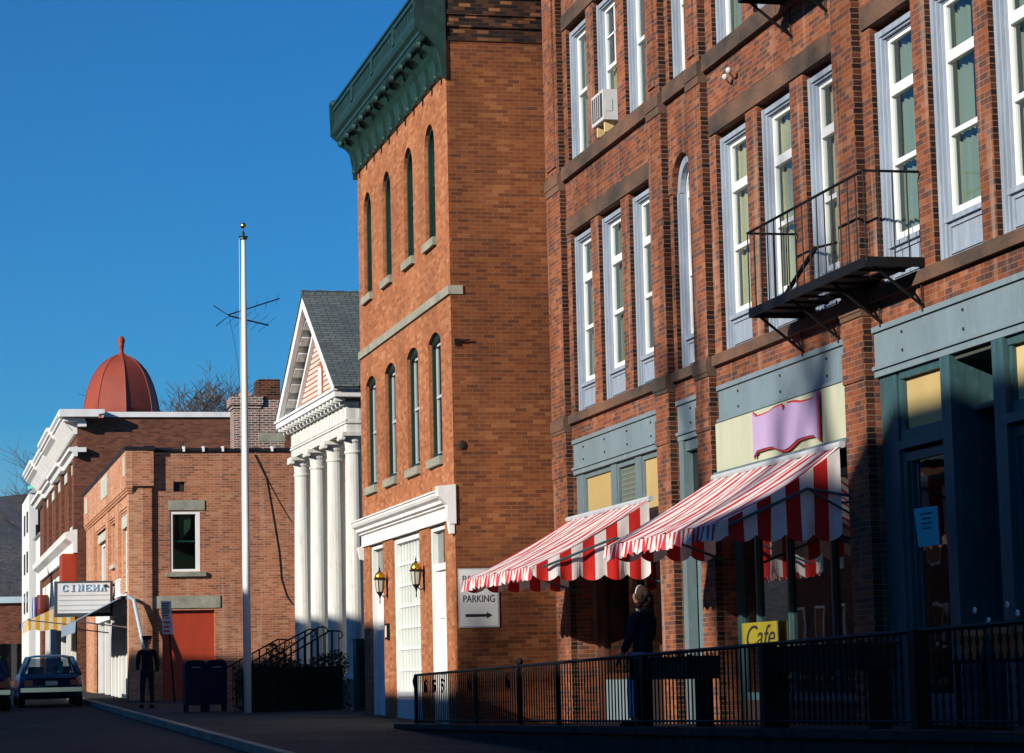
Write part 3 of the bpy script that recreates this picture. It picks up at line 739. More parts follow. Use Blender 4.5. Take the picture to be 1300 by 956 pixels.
# remaining fronts out of frame
sf = MB()
for y0, y1 in ((22.0, 22.2), (20.95, 21.1), (19.9, 20.15), (18.2, 18.4), (16.5, 16.7), (14.65, 14.9)): frame_bar(sf, y0, y1, -0.9, 3.355)
frame_bar(sf, 14.9, 19.9, 2.4, 2.6); frame_bar(sf, 14.9, 19.9, -0.5, -0.3)
SE = sf.build('shopfront', 'teal', RB)
MB().box(FX+0.06, FX+0.065, 14.9, 19.9, -0.3, 3.3).box(FX+0.06, FX+0.065, 21.1, 22.0, -0.3, 3.3).pieces('pane', 'glassdark', SE)
MB().box(FX+0.02, FX+0.1, 14.9, 19.9, -0.9, -0.5).pieces('bulkhead', 'teal', SE)

# notices behind the glass, cafe sign
n_ = MB(); p = [atX(1160, 646, XW+0.095), atX(1190, 642, XW+0.095), atX(1193, 691, XW+0.095), atX(1166, 695, XW+0.095)]
n_.poly(p); n_.poly([(q.x+0.004, q.y, q.z) for q in p])
nt_ = n_.build('notice', 'teal_notice'); tag(nt_, 'turquoise paper notice with faint printed lines taped in dark teal shop window', 'notice')
ln = MB()
c = sum(p, Vector())/4
for k, wd in enumerate((0.42, 0.3, 0.36, 0.28)):
    z = c.z+0.14-0.055*k
    ln.box(XW+0.09, XW+0.093, c.y-wd*0.4, c.y+wd*0.45, z, z+0.016)
ln.build('printed_line', 'teal', nt_)

def text(body, size, mat, loc, rot, parent=None, name='lettering', ext=0.002, align='CENTER', sx=1.0, shear=0, bold=0.0):
    cu = bpy.data.curves.new(name, 'FONT'); cu.body = body; cu.size = size; cu.extrude = ext
    cu.align_x = align; cu.align_y = 'CENTER'; cu.shear = shear; cu.offset = bold
    tmp = bpy.data.objects.new('tmp', cu); COL.objects.link(tmp)
    dg = bpy.context.evaluated_depsgraph_get(); me = bpy.data.meshes.new_from_object(tmp.evaluated_get(dg))
    bpy.data.objects.remove(tmp)
    me.materials.clear(); me.materials.append(M[mat]); me.name = name
    o = bpy.data.objects.new(name, me); COL.objects.link(o)
    po = ORG.get(parent.name, Vector()) if parent else Vector()
    o.location = Vector(loc)-po; o.rotation_euler = rot; o.scale = (sx, 1, 1)
    if parent: o.parent = parent
    ORG[o.name] = Vector(loc); return o
FACE_Y = (R(90), 0, 0)            # readable from -Y
FACE_X = (R(90), 0, R(-90))       # readable from -X
cs = thing('cafe_sign', 'small yellow sign with black script lettering on the cafe window', 'sign', (XW+0.19, 32.4, 0.3))
c0 = atX(947, 818, XW+0.19); c1 = atX(990, 788, XW+0.19)
MB().box(XW+0.14, XW+0.16, c1.y, c0.y, c0.z-0.05, c1.z).build('board', 'yellow_sign', cs)
text('Cafe', 0.42, 'ink', (XW+0.136, (c0.y+c1.y)/2, (c0.z+c1.z)/2-0.06), FACE_X, cs, shear=0.35, sx=1.6)

# ------------------------------------------------------------------ bank / middle brick building
BX = 9.10; BY0, BY1 = 43.45, 52.78
BK = thing('brick_building', 'three storey orange brick building with green bracketed cornice and white doorways', 'building', (BX, 48, -1))
up = [45.07, 47.15, 49.45, 51.66]; lo = [44.94, 47.05, 49.38, 51.56]
ops = [(y-0.46, y+0.46, 7.83, 9.98, 0.455) for y in up] + [(y-0.56, y+0.56, 3.88, 6.14, 0.15) for y in lo]
ops += [(44.32, 45.8, -1.3, 2.75, 0), (46.68, 49.46, -1.3, 2.75, 0), (50.48, 52.02, -1.3, 2.75, 0)]
m = MB(); m.wall('x', BX, BX+0.38, BY0, BY1, -1.4, 10.9, ops); m.build('front_wall', 'brick_front', BK)
m = MB(); m.box(BX+0.003, 22, BY0-0.004, BY0+0.35, -1.4, 11.15); m.box(BX+.38, 22, BY1-0.35, BY1, -1.4, 11.9); m.box(21.7, 22, BY0+.35, BY1-.35, -1.4, 11.9)
m.build('side_wall', 'brick_bank', BK)
# thin reveal so the side shows its own brick up to the corner
sk = MB()
for k, (z0, z1, o) in enumerate(((11.15, 11.22, 0.03), (11.22, 11.40, 0.0), (11.40, 11.47, 0.04), (11.47, 11.62, 0.015), (11.62, 11.70, 0.05), (11.70, 11.95, 0.02), (11.95, 12.05, 0.07), (12.05, 12.4, 0.0))):
    sk.box(BX+0.03, 22, BY0-o, BY0+0.33, z0, z1-0.001)
sk.build('corbel_band', 'brick_soot', BK)
MB().box(BX+0.4, 21.7, BY0+0.35, BY1-0.35, 11.3, 11.5).build('roof', 'roof_tar', BK)
MB().box(11.5, 11.6, BY0+0.4, BY1-0.4, -1, 11.2).box(BX+.4, 21, BY0+.4, BY1-.4, 3.2, 3.4).box(BX+.4, 21, BY0+.4, BY1-.4, 7.0, 7.2).build('interior', 'intwall', BK)
sc = MB(); n = 7
for k in range(n):
    y0 = BY0-0.03+(BY1-BY0+0.03)*k/n; y1 = BY0-0.03+(BY1-BY0+0.03)*(k+1)/n-0.008
    sc.box(BX-0.045, BX+0.01, y0, y1, 6.62, 6.775)
sc.box(BX+0.011, BX+0.22, BY0-0.03, BY0+0.0, 6.62, 6.775)
sc.build('string_course', 'stone_grey', BK)
def bank_win(yc, hw, z0, z1, rise, sashmat='greendark'):
    x0 = BX+0.065; f = MB(); n = 12; fw = 0.09
    po = arc(yc, hw-0.003, z1-0.003, rise, n)
    if rise > 0.4: pi = arc(yc, hw-fw, z1-fw, rise-fw*0.3 if rise < hw*0.98 else hw-fw, n)
    else: pi = [(yc+(y-yc)*(1-fw/hw), z-fw) for y, z in po]
    for j in range(n): f.prism([po[j], po[j+1], pi[j+1], pi[j]], 'x', x0, x0+0.12)
    zs = z1-rise
    f.box(x0, x0+0.12, yc-hw+0.003, yc-hw+fw, z0, zs-0.0); f.box(x0, x0+0.12, yc+hw-fw, yc+hw-0.003, z0, zs)
    f.box(x0-0.03, x0+0.12, yc-hw+fw, yc+hw-fw, z0, z0+0.08)
    W = f.build('window', sashmat, BK)
    s = MB(); zt = zs-0.02; a, b = yc-hw+fw, yc+hw-fw; zm = z0+(z1-z0)*0.5
    s.box(x0+0.06, x0+0.1, a, a+0.03, z0+0.08, zt); s.box(x0+0.06, x0+0.1, b-0.03, b, z0+0.08, zt)
    s.box(x0+0.05, x0+0.09, a+0.03, b-0.03, zm-0.025, zm+0.025); s.box(x0+0.06, x0+0.1, a+0.03, b-0.03, z0+0.08, z0+0.13)
    if rise < 0.4:
        s.box(x0+0.065, x0+0.09, yc-0.01, yc+0.01, z0+0.13, zt); s.box(x0+0.06, x0+0.1, a+0.03, b-0.03, zt-0.04, zt)
        for q in (): s.box(x0+0.045, x0+0.08, a+0.05, b-0.05, z0+(z1-z0)*q, z0+(z1-z0)*q+0.025)
    s.build('sash', 'greypaint' if rise < 0.4 else 'greendark', W)
    pm = MB(); pts = [(yc-hw+0.05, z0+0.04)]+[(yc+(y-yc)*0.93, z-0.05) for y, z in po]+[(yc+hw-0.05, z0+0.04)]
    pm.prism(pts, 'x', x0+0.085, x0+0.09); pm.build('pane', 'glassgreen', W)
    st = MB(); st.box(BX-0.075, BX+0.22, yc-hw-0.06, yc+hw+0.06, z0-0.15, z0-0.003); st.build('sill', 'stone_grey', W)
    return W
for y in up: bank_win(y, 0.46, 7.83, 9.98, 0.455)
for y in lo: bank_win(y, 0.56, 3.88, 6.14, 0.15)
# green cornice -----------------------------------------------------------
CZ = 10.58
gc = MB()
prof = [(BX-0.001, CZ), (BX-0.06, CZ), (BX-0.07, CZ+0.06), (BX-0.05, CZ+0.08), (BX-0.06, CZ+0.2), (BX-0.10, CZ+0.38), (BX-0.2, CZ+0.56), (BX-0.30, CZ+0.63),
        (BX-0.36, CZ+0.64), (BX-0.36, CZ+0.69), (BX-0.44, CZ+0.72), (BX-0.44, CZ+0.79), (BX-0.50, CZ+0.84), (BX-0.53, CZ+0.92), (BX-0.53, CZ+0.96), (BX-0.47, CZ+0.97), (BX-0.47, CZ+1.03), (BX-0.001, CZ+1.03)]
gc.prism(prof, 'y', BY0+0.02, BY1-0.02)
CG = gc.build('cornice', 'green', BK)
bal = MB()
bal.box(BX-0.5, BX-0.38, BY0+0.02, BY1-0.02, CZ+1.33, CZ+1.42); bal.box(BX-0.53, BX-0.35, BY0+0.0, BY1, CZ+1.421, CZ+1.47)
bal.box(BX-0.48, BX-0.40, BY0+0.02, BY1-0.02, CZ+1.032, CZ+1.09)
bal.box(BX-0.40, BX-0.38, BY0+0.03, BY1-0.03, CZ+1.09, CZ+1.33)
n = 62
for k in range(n):
    y = BY0+0.12+(BY1-BY0-0.24)*k/(n-1)
    bal.box(BX-0.475, BX-0.41, y-0.035, y+0.035, CZ+1.09, CZ+1.33)
for k in range(1, 4):
    y = BY0+(BY1-BY0)*k/4; bal.box(BX-0.51, BX-0.39, y-0.1, y+0.1, CZ+1.03, CZ+1.42)
bal.build('parapet', 'green', CG)
# end plates
ep = MB()
eprof = [(BX+0.0, CZ-0.12), (BX-0.09, CZ-0.12), (BX-0.10, CZ+0.1), (BX-0.16, CZ+0.42), (BX-0.3, CZ+0.6), (BX-0.42, CZ+0.68), (BX-0.56, CZ+0.80), (BX-0.58, CZ+1.6), (BX-0.55, CZ+1.9), (BX+0.0, CZ+1.9)]
ep.prism(eprof, 'y', BY0-0.05, BY0+0.018); 
eprof2 = [(x, min(z, CZ+1.5)) for x, z in eprof]
ep.prism(eprof2, 'y', BY1-0.018, BY1+0.05); ep.sphere((BX-0.5, BY1, CZ+1.5), 0.08, 8, 6)
ep.pieces('end_plate', 'green', CG)
n = 11
for k in range(n):
    y = BY0+0.35+(BY1-BY0-0.7)*k/(n-1)
    b_ = MB()
    bp = [(BX-0.06, CZ-0.1), (BX-0.12, CZ-0.1), (BX-0.14, CZ+0.02), (BX-0.13, CZ+0.15), (BX-0.17, CZ+0.3), (BX-0.25, CZ+0.42), (BX-0.36, CZ+0.48), (BX-0.43, CZ+0.55), (BX-0.45, CZ+0.64), (BX-0.42, CZ+0.715), (BX-0.05, CZ+0.715)]
    b_.prism(bp, 'y', y-0.05, y+0.05)
    b_.sphere((BX-0.40, y, CZ+0.56), 0.075, 8, 6, (1, 1.1, 1)); b_.sphere((BX-0.12, y, CZ-0.04), 0.06, 8, 6, (1, 1.1, 1))
    b_.build('bracket', 'green', CG)
dt = MB()
for k in range(70):
    y = BY0+0.1+(BY1-BY0-0.2)*k/69
    dt.box(BX-0.43, BX-0.365, y-0.03, y+0.03, CZ+0.60, CZ+0.70)
dt.pieces('dentil', 'green', CG)
# white door cornice ------------------------------------------------------
wc = MB()
wp = [(BX+0.0, 2.70), (BX-0.05, 2.70), (BX-0.05, 2.735), (BX-0.035, 2.74), (BX-0.035, 2.93), (BX-0.09, 2.95), (BX-0.09, 2.985), (BX-0.15, 3.0), (BX-0.15, 3.06), (BX-0.22, 3.10), (BX-0.245, 3.15), (BX-0.245, 3.19), (BX-0.27, 3.195), (BX-0.27, 3.225), (BX+0.0, 3.26)]
wc.prism(wp, 'y', BY0+0.18, BY1-0.02)
WC = wc.build('door_cornice', 'white', BK)
we = MB(); we.prism([(BX+0.02, 2.62), (BX-0.10, 2.62), (BX-0.14, 2.72), (BX-0.13, 2.95), (BX-0.29, 3.1), (BX-0.3, 3.27), (BX+0.02, 3.3)], 'y', BY0-0.04, BY0+0.178)
we.prism([(BX-0.01, 2.45), (BX-0.08, 2.45), (BX-0.11, 2.62), (BX-0.01, 2.62)], 'y', BY0-0.02, BY0+0.16)
we.prism([(BX-0.01, 2.42), (BX-0.09, 2.45), (BX-0.14, 2.70), (BX-0.01, 2.70)], 'y', BY1-0.2, BY1-0.03)
we.pieces('end_bracket', 'white', WC)
# doors
def door_leaf(y0, y1, name, cat_glass=False):
    f = MB(); x0 = BX+0.05
    f.box(x0, x0+0.2, y1-0.12, y1-0.004, -1.2, 2.745); f.box(x0, x0+0.2, y0+0.004, y0+0.12, -1.2, 2.745); f.box(x0, x0+0.2, y0+0.12, y1-0.12, 2.6, 2.745)
    f.box(x0+0.04, x0+0.16, y0+0.12, y1-0.12, 1.9, 2.02)
    W = f.build(name, 'white', BK); d = MB()
    d.box(x0+0.1, x0+0.15, y0+0.12, y1-0.12, -1.1, 1.9)
    for (p, q) in ((-0.9, -0.1), (0.05, 0.9), (1.05, 1.8)):
        for (a, b) in ((y0+0.22, (y0+y1)/2-0.06), ((y0+y1)/2+0.06, y1-0.22)): d.box(x0+0.075, x0+0.1, a, b, p, q)
    d.build('door_leaf', 'white', W)
    MB().box(x0+0.1, x0+0.105, y0+0.12, y1-0.12, 2.02, 2.6).build('pane', 'glassgreen', W)
    h_ = MB(); h_.box(x0+0.02, x0+0.08, y0+0.15, y0+0.19, 0.05, 0.25); h_.box(x0+0.04, x0+0.1, y0+0.12, y0+0.15, 1.1, 1.35); h_.build('handle', 'iron', W)
door_leaf(50.48, 52.02, 'door'); door_leaf(44.32, 45.8, 'door')
f = MB(); x0 = BX+0.05; y0, y1 = 46.68, 49.46
f.box(x0, x0+0.2, y1-0.2, y1-0.004, -1.2, 2.745); f.box(x0, x0+0.2, y0+0.004, y0+0.2, -1.2, 2.745); f.box(x0, x0+0.2, y0+0.2, y1-0.2, 2.58, 2.745)
f.box(x0+0.02, x0+0.16, y0+0.2, y1-0.2, -1.2, -0.35); f.box(x0-0.02, x0+0.16, y0+0.2, y1-0.2, -0.35, -0.25)
W = f.build('window', 'white', BK); s = MB()
for k in range(1, 8): y = y0+0.2+(y1-y0-0.4)*k/8; s.box(x0+0.06, x0+0.1, y-0.022, y+0.022, -0.25, 2.58)
for k in range(1, 7): z = -0.25+2.83*k/7; s.box(x0+0.055, x0+0.105, y0+0.2, y1-0.2, z-0.022, z+0.022)
s.build('muntin', 'white', W)
MB().box(x0+0.085, x0+0.09, y0+0.2, y1-0.2, -0.25, 2.58).build('pane', 'glass', W)
pleats(y0+0.2, y1-0.2, -0.3, 2.6, x0+0.2, 0.012, 0.5).build('curtain', 'siding_white', W)

def lantern(y, label):
    x = BX-0.26; z = 1.95
    L = thing('wall_lantern', label, 'lantern', (BX, y, 1.67), 'lanterns beside the white doors'); L.scale = (0.62, 0.62, 0.72)
    b = MB(); b.box(BX-0.03, BX-0.002, y-0.05, y+0.05, 1.55, 1.8)
    b.tube([(BX-0.03, y, 1.62), (BX-0.12, y, 1.55), (x, y, 1.66)], 0.018); b.tube([(BX-0.03, y, 1.75), (BX-0.05, y, 2.0), (BX-0.1, y, 2.08), (x+0.1, y, 2.05)], 0.014)
    b.build('bracket', 'iron', L)
    b = MB(); b.lathe([(0.10, 1.70), (0.15, 2.03)], x, y, 6); b.build('lantern_glass', 'frost', L)
    b = MB(); b.lathe([(0.0, 1.36), (0.02, 1.4), (0.012, 1.5), (0.05, 1.62), (0.10, 1.66), (0.115, 1.70)], x, y, 6); b.lathe([(0.2, 2.03), (0.2, 2.06), (0.15, 2.07)], x, y, 6)
    for j in range(6):
        t = math.pi*j/3; b.tube([(x+0.11*math.cos(t), y+0.11*math.sin(t), 1.7), (x+0.16*math.cos(t), y+0.16*math.sin(t), 2.04)], 0.009, 4)
    b.lathe([(0.045, 2.24), (0.05, 2.27), (0.015, 2.29), (0.03, 2.33), (0.008, 2.36), (0.0, 2.44)], x, y, 6)
    b.build('frame', 'iron', L)
    b = MB(); b.lathe([(0.165, 2.065), (0.16, 2.12), (0.13, 2.19), (0.08, 2.235), (0.045, 2.245)], x, y, 12); b.build('cap', 'brass', L, smooth=True)
lantern(49.98, 'left lantern with brass cap, on brick pillar between the far white door and gridded window')
lantern(46.22, 'right lantern with brass cap, on dark brick pillar next to the corner doorway')
ib = MB(); ib.box(BX-0.06, BX-0.002, 49.84, 50.06, 0.76, 1.07); IB = tag(ib.build('intercom_box', 'iron'), 'small framed intercom box on brick pillar below left lantern', 'intercom')
MB().box(BX-0.064, BX-0.061, 49.87, 50.03, 0.80, 1.03).build('face_plate', 'signwhite', IB)
# parking sign on the side wall
PS = thing('parking_sign', 'white parking sign with black arrow, partly hidden by the farther striped awning', 'sign', (9.5, BY0-0.02, 0.85))
MB().box(9.16, 9.82, BY0-0.032, BY0-0.006, 0.86, 1.82).build('sign_panel', 'signwhite', PS)
e = MB(); e.box(9.135, 9.845, BY0-0.028, BY0-0.003, 0.835, 0.86); e.box(9.135, 9.845, BY0-0.028, BY0-0.003, 1.82, 1.845); e.box(9.135, 9.16, BY0-0.028, BY0-0.003, 0.86, 1.82); e.box(9.82, 9.845, BY0-0.028, BY0-0.003, 0.86, 1.82)
e.build('frame', 'greypaint', PS)
text('PATRON', 0.17, 'ink', (9.49, BY0-0.034, 1.66), FACE_Y, PS, sx=0.86)
text('PARKING', 0.17, 'ink', (9.49, BY0-0.034, 1.32), FACE_Y, PS, sx=0.8)
a_ = MB(); a_.box(9.25, 9.62, BY0-0.036, BY0-0.033, 1.015, 1.065); a_.prism([(9.62, 0.985), (9.72, 1.04), (9.62, 1.095)], 'y', BY0-0.036, BY0-0.033)
a_.build('arrow', 'ink', PS)
hb = MB(); hb.tube([(9.2, BY0-0.03, 5.78), (9.42, BY0-0.06, 5.82)], 0.018, 6); hb.box(9.16, 9.24, BY0-0.035, BY0-0.002, 5.72, 5.84)
tag(hb.build('wall_hook', 'iron'), 'small rusty iron bar fixed to bare brick side wall', 'hook')
rb = MB(); rb.sphere((9.25, BY0-0.02, 3.98), 0.07, 10, 6, (1, 0.4, 1.2)); tag(rb.build('tie_plate', 'planter'), 'round dark iron tie plate on side wall above the parking sign', 'tie plate')

# ------------------------------------------------------------------ awnings
def awning(name, label, y0, y1, xt, zt, xf, zf, ph=0.0):
    """y0<y1 ; canvas from wall (xt,zt) to front (xf,zf); side curtain on the near side"""
    A = thing(name, label, 'awning', (xt, (y0+y1)/2, zt), 'red and white striped awnings')
    c = MB(); ns = 24; nr = 8
    def P(u, v):   # u along y, v 0 wall..1 front ; sagging cloth
        x = xt+(xf-xt)*v; z = zt+(zf-zt)*v-0.09*math.sin(math.pi*v)*(0.6+0.4*math.sin(u*9+ph))+0.012*math.sin(u*31+v*5+ph)+0.008*math.sin(u*57-v*9)
        return (x, y0+(y1-y0)*u, z)
    for i in range(ns):
        for k in range(nr):
            q = [(i/ns, k/nr), ((i+1)/ns, k/nr), ((i+1)/ns, (k+1)/nr), (i/ns, (k+1)/nr)]
            c.poly([P(*t) for t in q], [(y0+(y1-y0)*t[0], t[1]) for t in q])
    c.build('canvas', 'aw_canvas', A, smooth=True)
    v = MB(); n = 120; pr = None; L_ = y1-y0
    for i in range(n+1):
        u = i/n; y = y0+L_*u; sc_ = 0.155*2
        drop = 0.15+0.055*abs(math.sin(math.pi*(y-y0)/0.31))
        x = xf-0.01+0.02*math.sin(y*23)+0.015*math.sin(y*11+1)
        cur = ((xf, y, zf), (x-0.02, y+0.015*math.sin(y*17), zf-drop))
        if pr: v.poly([pr[0], cur[0], cur[1], pr[1]], [(pr[2], 0), (y, 0), (y, -drop), (pr[2], -drop)])
        pr = (cur[0], cur[1], y)
    v.build('front_valance', 'aw_top', A)
    for yy, nm in ((y0, 'side_curtain'), (y1, 'side_curtain')):
        s_ = MB(); n = 72; pr = None
        for i in range(n+1):
            u = i/n; x = xt+(xf-xt)*u
            top = zt+(zf-zt)*u-0.07*math.sin(math.pi*u)*0.8-0.012
            base = zf-0.12
            bot = base-0.10*abs(math.sin(math.pi*u*(xt-xf)/0.36*1.0))**0.6
            bulge = 0.035*math.sin(u*14)+0.02*math.sin(u*37)
            cur = ((x, yy, top), (x, yy+bulge, min(bot, top-0.02)))
            if pr: s_.poly([pr[0], cur[0], cur[1], pr[1]], [(pr[2], 0), (x*1.0, 0), (x, -1), (pr[2], -1)])
            pr = (cur[0], cur[1], x)
        s_.build(nm, 'aw_side', A)
    fr = MB()
    fr.tube([(xt+0.02, y0-0.05, zt+0.03), (xt+0.02, y1+0.05, zt+0.03)], 0.045, 8)
    fr.tube([(xf+0.02, y0, zf-0.02), (xf+0.02, y1, zf-0.02)], 0.022, 6)
    fr.pieces('roller', 'greypaint', A)
    for yy in (y0+0.12, y1-0.12):
        ar = MB(); ar.tube([(XW-0.02, yy, zf-0.25), ((xt+xf)/2, yy, zf+0.12), (xf+0.03, yy, zf-0.03)], 0.02, 6)
        ar.tube([(XW-0.02, yy, zf+0.25), ((xt+xf)/2+0.2, yy, zf+0.2), (xf+0.03, yy, zf-0.03)], 0.015, 6)
        ar.build('arm', 'teal', A)
    oa = MB(); oa.tube([(XW-0.02, y0-0.06, zf+0.30), ((xt+xf)/2+0.35, y0-0.06, zf+0.40), (xf+0.15, y0-0.06, zf-0.02)], 0.02, 5); oa.tube([((xt+xf)/2+0.35, y0-0.06, zf+0.40), (XW-0.02, y0-0.06, zf+0.05)], 0.016, 5); oa.build('outer_arm', 'teal', A)
    return A
awning('striped_awning', 'farther of two red and white striped awnings, hanging beside the parking sign', 37.15, 42.12, 10.76, 2.56, 8.93, 1.60)
awning('striped_awning', 'nearer red and white striped awning under the lavender sign, its canvas mottled by blue shade', 28.98, 33.98, 10.78, 2.62, 9.20, 1.72, 2)

# lavender sign board
LS = thing('shop_sign', 'blank lavender shaped sign board with red border on pale corrugated panel', 'sign', (XW-0.1, 31.15, 3.1))
ya, yb = 32.42, 29.92
def shape(s, o):
    # scalloped bracket-shaped outline in (y,z)
    c = (ya+yb)/2; hw = (ya-yb)/2*s+o; z0, z1 = 2.80-o, 3.37+o
    top = [(-1, 1.02), (-0.9, 0.82), (-0.72, 0.82), (-0.5, 0.84), (-0.3, 0.95), (-0.08, 0.98), (-0.04, 0.72), (0.04, 0.72), (0.08, 0.98), (0.3, 0.95), (0.5, 0.84), (0.72, 0.82), (0.9, 0.82), (1, 1.02)]
    bot = [(-1, 1.0), (-0.88, 0.74), (-0.65, 0.72), (-0.4, 0.74), (-0.15, 0.98), (0, 1.06), (0.15, 0.98), (0.4, 0.74), (0.65, 0.72), (0.88, 0.74), (1, 1.0)]
    pts = []
    zc = (z0+z1)/2; hh = (z1-z0)/2
    for x, z in top: pts.append((c+x*hw, zc+hh*z))
    for x, z in reversed(bot): pts.append((c+x*hw, zc-hh*z))
    return pts
MB().prism(shape(1, 0.03), 'x', XW-0.095, XW-0.082).build('border', 'redtrim', LS)
MB().prism(shape(1, 0.0), 'x', XW-0.115, XW-0.096).build('board', 'purple', LS)

# ------------------------------------------------------------------ fire escapes
def fire_escape(z, label):
    Fe = thing('fire_escape', label, 'fire escape', (XW, 28.6, z), 'black iron fire escape balconies')
    y0, y1, x0 = 26.55, 30.65, 10.28
    p = MB()
    n = 12
    for k in range(n):
        x = x0+0.03+(XW-0.06-x0)*k/(n-1)
        if k in (6, 7):
            for a, b in ((y0, y0+0.55), (y0+1.25, y0+2.3), (y0+3.0, y1)): p.box(x-0.0265, x+0.0265, a, b, z, z+0.02)
        else: p.box(x-0.0265, x+0.0265, y0, y1, z, z+0.02)
    for k in range(9): y = y0+0.03+(y1-y0-0.06)*k/8; p.box(x0, XW-0.02, y-0.02, y+0.02, z-0.03, z-0.001)
    p.box(x0-0.02, x0, y0, y1, z-0.06, z+0.05); p.box(x0, XW-0.01, y0-0.02, y0, z-0.06, z+0.05); p.box(x0, XW-0.01, y1, y1+0.02, z-0.06, z+0.05)
    p.build('platform', 'iron', Fe)
    r = MB(); H = z+1.02
    r.tube([(XW-0.02, y0, H), (x0, y0, H), (x0, y1, H), (XW-0.02, y1, H)], 0.017, 6)
    n = 17
    for k in range(n): y = y0+(y1-y0)*k/(n-1); r.tube([(x0, y, z), (x0, y, H)], 0.009, 4)
    for k in range(1, 4):
        x = x0+(XW-x0)*k/4
        for y in (y0, y1): r.tube([(x, y, z), (x, y, H)], 0.009, 4)
    r.pieces('rail_bar', 'iron', Fe)
    for y in (y0+0.05, 27.9, 29.3, y1-0.05):
        b = MB(); b.tube([(x0+0.08, y, z-0.03), (XW-0.01, y, z-0.5)], 0.02, 5); b.tube([(XW-0.03, y, z-0.03), (XW-0.03, y, z-0.55)], 0.012, 5); b.build('brace', 'iron', Fe)
    return Fe
fe = fire_escape(4.47, 'black iron fire escape balcony across two window bays above the lavender sign')
l = MB(); l.tube([(10.5, 30.2, 4.5), (10.62, 29.1, 5.05)], 0.03, 6); l.tube([(10.62, 29.1, 5.05), (10.9, 29.1, 5.12)], 0.015, 5); l.build('ladder_stay', 'iron', fe)
fire_escape(8.55, 'upper black iron fire escape, seen from below at the top edge of the picture')

# air conditioner in upper window
AC = thing('air_conditioner', 'off white window air conditioner sticking out of an upper window', 'air conditioner', (XW, 39.6, 8.75))
MB().box(10.80, 11.12, 39.25, 39.98, 8.86, 9.36).build('casing', 'awcool', AC)
v = MB(); v.box(10.792, 10.799, 39.31, 39.92, 8.92, 9.31); v.build('grille', 'grille', AC)
v = MB()
for k in range(4): y = 39.43+0.12*k; v.box(10.785, 10.791, y-0.012, y+0.012, 8.92, 9.31)
v.box(10.84, 10.95, 39.242, 39.249, 9.0, 9.2)
v.pieces('louvre', 'awcool', AC)
v = MB(); v.box(10.85, 11.0, 39.35, 39.43, 8.68, 8.858); v.box(10.85, 11.0, 39.8, 39.88, 8.68, 8.858); v.pieces('support_block', 'tan', AC)
wh = MB(); wh.tube([(XW-0.02, 33.2, 8.05), (XW-0.12, 33.05, 8.08)], 0.015, 5); wh.tube([(XW-0.02, 33.0, 8.08), (XW-0.14, 32.85, 8.12)], 0.015, 5); wh.sphere((XW-0.12, 33.05, 8.1), 0.045, 8, 5); wh.sphere((XW-0.14, 32.83, 8.14), 0.045, 8, 5)
tag(wh.build('cable_insulator', 'awcool'), 'small pair of white cable insulators on brick wall between storeys', 'insulator')

# ------------------------------------------------------------------ terrace, railing, planters
def tz(Y): return -0.55-0.0105*(Y-18)
t_ = MB()
t_.poly([(8.28, 12, tz(12)), (10.98, 12, tz(12)), (10.98, 43.4, tz(43.4)), (8.28, 43.4, tz(43.4))])
t_.poly([(10.98, 12, tz(12)), (13, 12, tz(12)), (13, 43.0, tz(43)), (10.98, 43.0, tz(43))])
struct(t_.build('terrace', 'concrete'))
rw = MB(); rw.prism([(12, -1.5), (12, tz(12)-0.03), (43.4, tz(43.4)-0.03), (43.4, -1.5)], 'x', 8.0, 8.27)
RW = tag(rw.build('retaining_wall', mk_asph('dark rubble stone', (0.02, 0.02, 0.02), (0.045, 0.04, 0.036), 3)), 'low dark stone retaining wall under the iron railing', 'wall')
cp_ = MB(); cp_.prism([(12, tz(12)-0.028), (12, tz(12)+0.05), (43.4, tz(43.4)+0.05), (43.4, tz(43.4)-0.028)], 'x', 7.96, 8.275); cp_.build('coping', 'concrete', RW)
RX = 8.3
def rz(Y): return 0.045+(43.2-Y)*0.0112
RAIL = thing('iron_railing', 'long black iron terrace railing in front of the cafe and striped awnings', 'railing', (RX, 30, -0.6))
pl = MB(); zb = -0.78
pl.tube([(RX, 43.2, rz(43.2)-0.2), (RX, 43.3, rz(43.2)-0.1), (RX, 43.15, rz(43.2)), (RX, 42.5, rz(42.5))], 0.022, 6)
pl.tube([(RX, 42.6, rz(42.6)), (RX, 16, rz(16))], 0.024, 6); pl.tube([(RX, 43.1, rz(43.1)-0.76), (RX, 16, rz(16)-0.76)], 0.016, 6)
pl.build('top_rail', 'iron', RAIL)
bars = MB(); y = 25.0
while y < 43.1:
    bars.tube([(RX, y, rz(y)-0.8), (RX, y, rz(y))], 0.010, 4); y += 0.145
bars.pieces('baluster', 'iron', RAIL)
scr = MB()
for yc in (42.3, 41.6, 40.9, 38.8, 36.2):
    n = 14; pts = []
    for j in range(n+1):
        a = 2*math.pi*j/n*1.4; r_ = 0.03+0.11*j/n
        pts.append((RX+0.012, yc+r_*math.cos(a), rz(yc)-0.22+r_*math.sin(a)))
    scr.tube(pts, 0.010, 4)
scr.pieces('scroll', 'iron', RAIL)
lat = MB(); y = 24.3; kk = 0
while y > 16.5:
    if not 20.4 < y < 20.9:
        pf = [(0.009, rz(y)-0.8)]
        for q in range(6):
            zc = rz(y)-0.745+0.125*q; pf += [(0.009, zc-0.045), (0.017, zc-0.012), (0.017, zc+0.012), (0.009, zc+0.045)]
        lat = MB(); lat.lathe(pf+[(0.009, rz(y))], RX, y, 6); lat.build('ornamental_baluster', 'iron', RAIL)
    y -= 0.15; kk += 1
